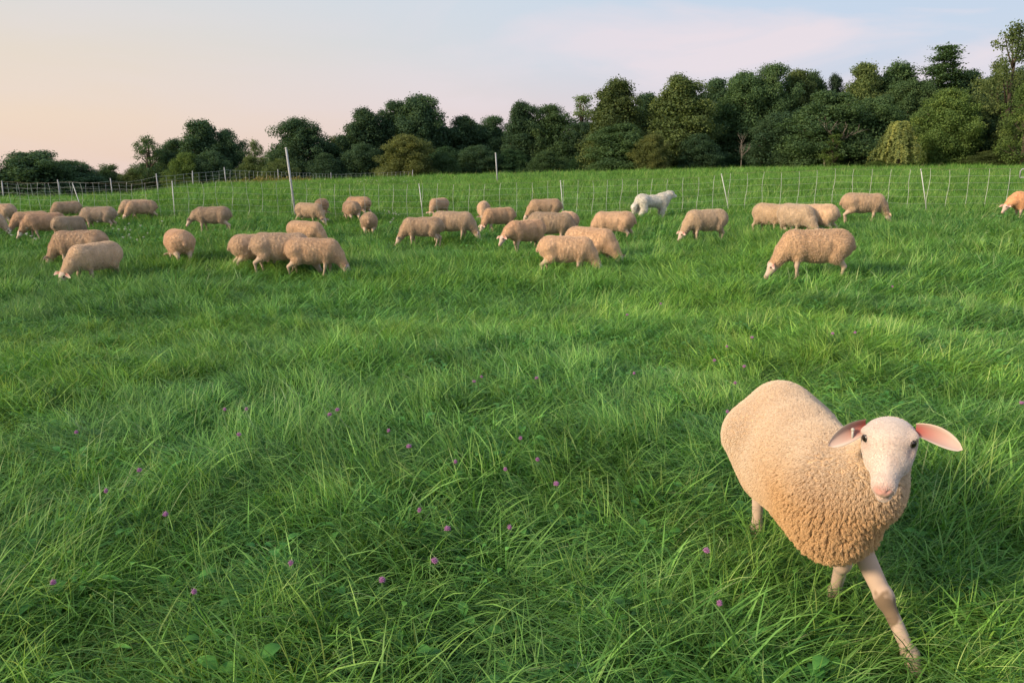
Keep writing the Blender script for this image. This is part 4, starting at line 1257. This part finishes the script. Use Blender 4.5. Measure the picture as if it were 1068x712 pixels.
DG = (.80, .92, .98); MG = (1.0, 1.08, .95); OL = (1.38, 1.2, .9); YG = (1.5, 1.45, .85); GO = (1.65, 1.22, .88); WI = (2.5, 1.85, 1.35); PA = (1.7, 1.55, 1.35)
_tn = [0]
def tree(px, top, wpx, d, kind, col, label, name='tree', cat='tree', sink=0.0, group='trees along the field edge'):
    opts = [k for k in TP if k[0] == kind]; k = opts[_tn[0] % len(opts)]; _tn[0] += 1
    cm_, tm, Hh, W = TP[k]
    x = (px - 534) / F * d * CP; y = d
    x = (px - 534) / F * (y * CP - 1.0 * SP)
    z0 = Hf(x, y) - sink - .1
    zt = z0 + .3
    while project((x, y, zt))[1] > top: zt += .05
    sh = (zt - z0) / Hh; sw = (wpx / F * d) / W
    r_ = empty(name, (x, y, z0), random.uniform(0, 6.28)); r_.scale = (sw, sw, sh)
    tag(r_, label, cat, group)
    if cm_:
        c = bpy.data.objects.new('crown', cm_); C.objects.link(c); c.parent = r_
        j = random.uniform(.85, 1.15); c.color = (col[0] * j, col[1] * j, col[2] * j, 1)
    t = bpy.data.objects.new('trunk', tm); C.objects.link(t); t.parent = r_
    return r_


TREES = [
    # left, beyond the crest
    (38, 158, 92, 92, 'round', DG, 'wide domed dark green tree standing apart at the far left end'),
    (8, 176, 60, 96, 'bush', DG, 'low dark bushy tree filling the left picture corner'),
    (76, 168, 60, 96, 'round', DG, 'low round tree against the right side of the wide domed one'),
    (112, 172, 56, 100, 'bush', MG, 'low green hedge like tree in the gap at left'),
    (140, 176, 46, 98, 'bush', OL, 'short olive bush left of the tall left clump'),
    (156, 142, 50, 100, 'airy', MG, 'leftmost tree of the tall left clump, loose green crown'),
    (183, 146, 48, 104, 'round', DG, 'dark tree behind the loose leftmost tree of the left clump'),
    (192, 160, 40, 94, 'round', YG, 'short yellow green tree in front of the left clump'),
    (211, 126, 58, 103, 'tall', DG, 'tallest dark tree of the left clump'),
    (238, 136, 46, 104, 'round', DG, 'dark tree right of the tallest one of the left clump'),
    (222, 158, 60, 96, 'bush', DG, 'dark broad understorey tree beneath the left clump'),
    (266, 146, 34, 112, 'airy', PA, 'small pale open tree in the notch right of the left clump'),
    (262, 164, 54, 96, 'bush', OL, 'olive bush below the small pale open tree'),
    (285, 158, 40, 100, 'round', DG, 'low dark tree filling the notch left of the round stand alone tree'),
    (316, 124, 62, 98, 'round', DG, 'large round dark tree right behind the tall stake'),
    (292, 166, 50, 90, 'bush', OL, 'dull olive bush at the foot of the round tree left side'),
    (340, 160, 50, 92, 'bush', DG, 'dark bush at the foot of the round tree right side'),
    (350, 142, 42, 103, 'airy', OL, 'lighter loose tree right of the large round dark one'),
    # centre
    (382, 114, 54, 100, 'tall', DG, 'dark upright tree at the left shoulder of the highest central tree'),
    (412, 106, 55, 102, 'round', DG, 'left half of the twin topped big central trees'),
    (440, 100, 68, 102, 'round', DG, 'highest big dark tree of the central clump'),
    (424, 141, 58, 90, 'round', GO, 'golden olive small tree in front of the big central trees'),
    (376, 150, 60, 94, 'bush', DG, 'dark shrubby tree left of the golden olive one'),
    (462, 158, 44, 92, 'bush', MG, 'green bush to the right of the golden olive tree'),
    (484, 122, 52, 104, 'tall', DG, 'dark tree in the dip right of the highest central tree'),
    (512, 122, 50, 106, 'round', DG, 'dark round tree above the lone crest stake'),
    (500, 152, 60, 96, 'bush', DG, 'dark undergrowth tree directly behind the lone crest stake'),
    (546, 107, 46, 100, 'tall', DG, 'knobbly topped dark tree right of the lone crest stake'),
    (576, 110, 58, 100, 'round', MG, 'green tree between the knobbly dark one and the slender pale one'),
    (570, 158, 46, 90, 'bush', MG, 'low green bush at the field edge right of the crest stake'),
    (606, 99, 30, 102, 'slender', PA, 'slender pale feathery tree left of the tall light green one'),
    (610, 128, 50, 98, 'round', DG, 'dark tree beneath the slender pale feathery one'),
    (640, 83, 62, 92, 'tall', OL, 'tall light olive green tree with a full rounded top'),
    (648, 130, 62, 88, 'tall', MG, 'lower leafy front skirt of the tall light olive tree'),
    (678, 141, 40, 84, 'round', GO, 'small golden brown bushy tree at the edge of the field'),
    (672, 98, 46, 98, 'tall', DG, 'dark tree in the cleft right of the tall light olive one'),
    (708, 80, 72, 90, 'tall', OL, 'broad olive tree right of the small golden brown one'),
    (744, 83, 50, 98, 'tall', DG, 'dark tree beside the broad olive one'),
    (730, 140, 56, 86, 'bush', DG, 'dark leafy edge bush below the broad olive tree'),
    # right
    (770, 76, 60, 94, 'tall', MG, 'green tree whose peak rises behind the bare grey shrub'),
    (796, 68, 66, 94, 'round', MG, 'high round topped green tree where the skyline steps up'),
    (773, 140, 18, 82, 'dead', DG, 'bare grey leafless shrub before the dark trees'),
    (812, 118, 62, 86, 'round', DG, 'dark green tree right of the bare grey shrub'),
    (826, 74, 56, 96, 'tall', OL, 'olive topped tree between the high round one and the dark evergreen'),
    (842, 76, 40, 98, 'tall', MG, 'green tree touching the left side of the small dark evergreen'),
    (864, 79, 30, 98, 'round', (.55, .60, .7), 'small blackish evergreen crown in the skyline dip'),
    (893, 67, 56, 94, 'tall', OL, 'yellowish topped tree right of the blackish evergreen'),
    (926, 66, 62, 94, 'tall', MG, 'tall green tree left of the feathery pine'),
    (973, 48, 62, 92, 'pine', MG, 'feathery topped pine rising above the right woods'),
    (1002, 74, 64, 92, 'round', DG, 'broad dark tree on the right flank of the feathery pine'),
    (950, 84, 60, 90, 'round', MG, 'green tree beneath the left side of the feathery pine'),
    (860, 96, 84, 82, 'round', MG, 'large bright green rounded tree with bare branches in front'),
    (862, 124, 52, 79, 'dead', DG, 'grey dead branches reaching across the large bright green tree'),
    (868, 140, 22, 78, 'slender', YG, 'narrow ivy covered snag in front of the large bright green tree'),
    (911, 101, 64, 82, 'round', MG, 'smooth green tree between the bright rounded one and the willow'),
    (902, 142, 40, 79, 'airy', DG, 'thin dark sapling left of the yellow willow'),
    (936, 127, 44, 74, 'willow', WI, 'pale yellow weeping willow at the edge of the field'),
    (916, 168, 36, 74, 'bush', YG, 'low yellowish bush at the willow foot'),
    (985, 93, 70, 78, 'round', YG, 'yellow green domed tree right of the willow'),
    (1022, 118, 56, 80, 'round', DG, 'dark tree right of the yellow green domed one'),
    (1044, 24, 72, 78, 'airy', OL, 'very tall open crowned tree at the right edge, the highest of all'),
    (1030, 62, 50, 82, 'airy', OL, 'open leafy tree leaning at the left flank of the very tall one'),
    (1066, 84, 60, 72, 'airy', YG, 'yellow green leafy tree cut by the right picture edge'),
    (1032, 158, 50, 74, 'bush', OL, 'olive undergrowth bush beneath the very tall right tree'),
    (1092, 40, 70, 80, 'tall', OL, 'tall tree just past the right picture edge'),
    (1095, 140, 70, 72, 'bush', DG, 'dark bush at the foot of the rightmost trees'),
]
for (px, top, w, d, kd_, col, lab) in TREES:
    tree(px, top, w, d, kd_, col, lab, 'bush' if kd_ == 'bush' else 'tree', 'bush' if kd_ == 'bush' else 'tree')
# the deeper rows that close the wood behind the front trees
k_ = 0
for px in range(-140, 1260, 30):
    top = float(np.interp(px, [-140, 0, 60, 130, 200, 260, 300, 340, 380, 440, 500, 600, 640, 700, 800, 860, 900, 970, 1040, 1260], [150, 182, 182, 182, 150, 176, 152, 158, 128, 118, 130, 124, 104, 98, 88, 100, 88, 80, 70, 60]))
    if 0 <= px < 160: continue
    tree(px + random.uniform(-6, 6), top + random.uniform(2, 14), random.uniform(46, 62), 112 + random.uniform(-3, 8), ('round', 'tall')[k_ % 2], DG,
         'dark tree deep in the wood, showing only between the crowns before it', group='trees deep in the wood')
    k_ += 1
for px in range(345, 1120, 31):
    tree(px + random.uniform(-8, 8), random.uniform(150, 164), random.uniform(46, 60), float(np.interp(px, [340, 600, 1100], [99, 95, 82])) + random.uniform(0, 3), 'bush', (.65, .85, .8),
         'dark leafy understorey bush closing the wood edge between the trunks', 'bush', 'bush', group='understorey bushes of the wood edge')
for px, top, w in ((-60, 140, 90), (-130, 130, 90), (1160, 60, 90), (1230, 70, 90)):
    tree(px, top, w, 90, 'tall', MG, 'green tree standing just outside the picture edge', group='trees beyond the picture edge')

# ------------------------------------------------------------------ weeds bank and wild flowers
gv = []; gf = []; ga = []; k0 = 0
rg = np.random.default_rng(77)
cen = []
for i in range(900):
    px = rg.uniform(228, 345); d = rg.uniform(50, 54) + (px - 228) * .10; x_, y_ = at(px, d); z_ = Hf(x_, y_)
    hgt = rg.uniform(.4, .95) * (1 - abs(px - 275) / 150)
    m = 12; t = rg.random(m)
    q = np.stack([x_ + rg.normal(0, .08, m), y_ + rg.normal(0, .08, m), z_ + hgt * t ** .6], 1); cen.append(q)
cen = np.concatenate(cen); n_ = rg.normal(0, 1, (len(cen), 3)); n_ /= np.linalg.norm(n_, axis=1, keepdims=True)
v_, f_, a_ = leaf_cards(cen, n_, rg.uniform(.06, .14, len(cen)), rg.random(len(cen)), rg)
gb = mesh_obj('weed_bank', v_, f_, M_golden, attrs={'vary': ('FLOAT', a_)}); tag(gb, 'brownish yellow tall weeds along the crest left of the tall stake', 'weeds', kind='stuff')


def flower_proto(name, kind):
    r_ = empty(name)
    mb = MB(); hgt = .27
    mb.tube([(0, 0, 0), (.01, .005, hgt * .5), (0, 0, hgt)], [.0022, .0018, .0014], 5)
    kid(r_, mb.build('stem', M_stem, r_))
    mb = MB(); rr = random.Random(3)
    if kind == 'clover':
        mb.ball((0, 0, hgt + .006), (.0085, .0080, .0075), 10, 8)
        for i in range(46):
            ph = math.acos(1 - 1.7 * (i + .5) / 46); th = i * 2.4
            d = Vector((math.sin(ph) * math.cos(th), math.sin(ph) * math.sin(th), math.cos(ph)))
            c = Vector((0, 0, hgt + .006)); mb.tube([c + d * .006, c + d * rr.uniform(.010, .018) + Vector((0, 0, .003))], [.0022, .0006], 4)
        kid(r_, mb.build('flower_head', M_pink, r_))
        mb = MB()
        for th in (0.3, 2.4, 4.5):
            d = Vector((math.cos(th), math.sin(th), 0)); s = Vector((-d.y, d.x, 0)); b = Vector((0, 0, hgt - .02))
            mb.quad(b, b + d * .014 + s * .008, b + d * .030 - Vector((0, 0, .004)), b + d * .014 - s * .008)
        kid(r_, mb.build('leaf', M_stem, r_))
    else:
        for i in range(26):
            a = rr.uniform(0, 6.28); q = rr.uniform(0, .035); z = hgt + .004 - q * q * 4
            mb.tube([(0, 0, hgt - .03), (math.cos(a) * q, math.sin(a) * q, z)], .0006, 3)
            mb.ball((math.cos(a) * q, math.sin(a) * q, z), (.008, .008, .004), 6, 4)
        kid(r_, mb.build('flower_head', M_white, r_))
    return r_


clover_px = [(305, 589), (448, 586), (441, 537), (394, 612), (461, 557), (528, 552), (583, 507), (171, 542), (48, 613), (202, 619), (112, 513), (233, 430), (261, 428), (345, 434), (354, 429),
             (144, 493), (253, 454), (79, 454), (688, 318), (655, 330), (760, 363), (744, 377), (772, 384), (767, 400), (755, 431), (492, 401), (500, 394), (560, 396), (409, 450), (428, 470),
             (544, 461), (476, 485), (523, 493), (557, 481), (665, 392), (1061, 422), (785, 354), (891, 349), (730, 577), (743, 631), (930, 300), (866, 349)]
near_lab = {(305, 589): 'brightest purple clover head in the near grass at the lower left middle', (448, 586): 'pink clover head right of the brightest purple one, low in the grass', (441, 537): 'pale lilac clover head above its pinker neighbour in the lower middle',
            (345, 434): 'deep pink one of the two touching clover heads left of centre', (354, 429): 'paler one of the two touching clover heads left of centre', (171, 542): 'small lilac clover head at lower left', (48, 613): 'mauve clover head near the lower left picture corner'}
cp = flower_proto('clover_flower', 'clover'); first = True
for i, (px, py) in enumerate(clover_px):
    o = cp if i == 0 else copy_tree(cp)
    p_ = ground_at(px, py, .235); g = Hf(p_.x, p_.y); dist = math.hypot(p_.x, p_.y)
    o.location = (p_.x, p_.y, g); s_ = (.85 if dist < 5 else .95) * random.uniform(.7, 1.1)
    o.scale = (s_, s_, .9); o.rotation_euler = (random.uniform(-.1, .1), random.uniform(-.1, .1), random.uniform(0, 6))
    tag(o, near_lab.get((px, py), 'small pink clover flower head showing in the meadow grass'), 'flower', 'pink clover flowers')
wp = flower_proto('white_flower', 'umbel')
white = []
for (ax, ay, sx, sy, n) in ((135, 244, 26, 9, 16), (22, 246, 22, 6, 14), (408, 226, 10, 9, 12), (400, 188.5, 45, 1.5, 26), (100, 231, 16, 4, 10), (868, 177, 4, 1, 4)):
    for _ in range(n): white.append((random.gauss(ax, sx * .6), random.gauss(ay, sy * .6)))
for i, (px, py) in enumerate(white):
    o = wp if i == 0 else copy_tree(wp)
    p_ = ground_at(px, max(py, 176), .30)
    if p_.y > 90: p_ = Vector((*at(px, 64), 0))
    o.location = (p_.x, p_.y, Hf(p_.x, p_.y)); s_ = (.9 if p_.y < 30 else 1.6) * random.uniform(.5, 1.2); o.scale = (s_, s_, 1.25 * random.uniform(.9, 1.15))
    tag(o, 'tiny white wildflower head dotted in the far meadow grass', 'flower', 'white wildflowers')

# a lush broad leaf weed by the right edge and two lower ones beside it
def leafy_weed(px, py, hgt, n, label):
    p_ = ground_at(px, py, 0.0); r_ = empty('leafy_weed', (p_.x, p_.y, Hf(p_.x, p_.y))); tag(r_, label, 'plant')
    mb = MB(); mb.tube([(0, 0, 0), (.01, 0, hgt * .6), (.02, 0, hgt)], [.007, .006, .003], 6); mb.build('stem', M_plant, r_)
    rr = random.Random(int(px))
    for i in range(n):
        az = rr.uniform(0, 6.28) if i else 3.2; z0 = hgt * (.35 + .6 * i / n); ln = rr.uniform(.20, .34); d = Vector((math.cos(az), math.sin(az), 0)); s = Vector((-d.y, d.x, 0))
        vs = []; fs = []; va = []
        for j in range(7):
            t = j / 6; w = .020 * math.sin(math.pi * (t * .9 + .1)) ** .8 + .001; a = .5 + 1.7 * t
            c = Vector((.01, 0, z0)) + d * (ln * t) + Vector((0, 0, ln * (.55 * t - .75 * t * t)))
            vs += [c - s * w + Vector((0, 0, w * .4)), c, c + s * w + Vector((0, 0, w * .4))]; va += [.8, .4, .8]
        for j in range(6): fs += [(3 * j, 3 * j + 1, 3 * j + 4, 3 * j + 3), (3 * j + 1, 3 * j + 2, 3 * j + 5, 3 * j + 4)]
        mesh_obj('leaf', [tuple(v) for v in vs], fs, M_plant, r_, attrs={'vary': ('FLOAT', va)})
leafy_weed(1058, 276, .62, 8, 'tall bright green broad leaf weed near the right picture edge')
leafy_weed(1022, 272, .48, 6, 'lower broad leaf weed left of the tall bright one near the right edge')
leafy_weed(1004, 268, .44, 5, 'leftmost of the broad leaf weeds near the right edge, narrow leaves')
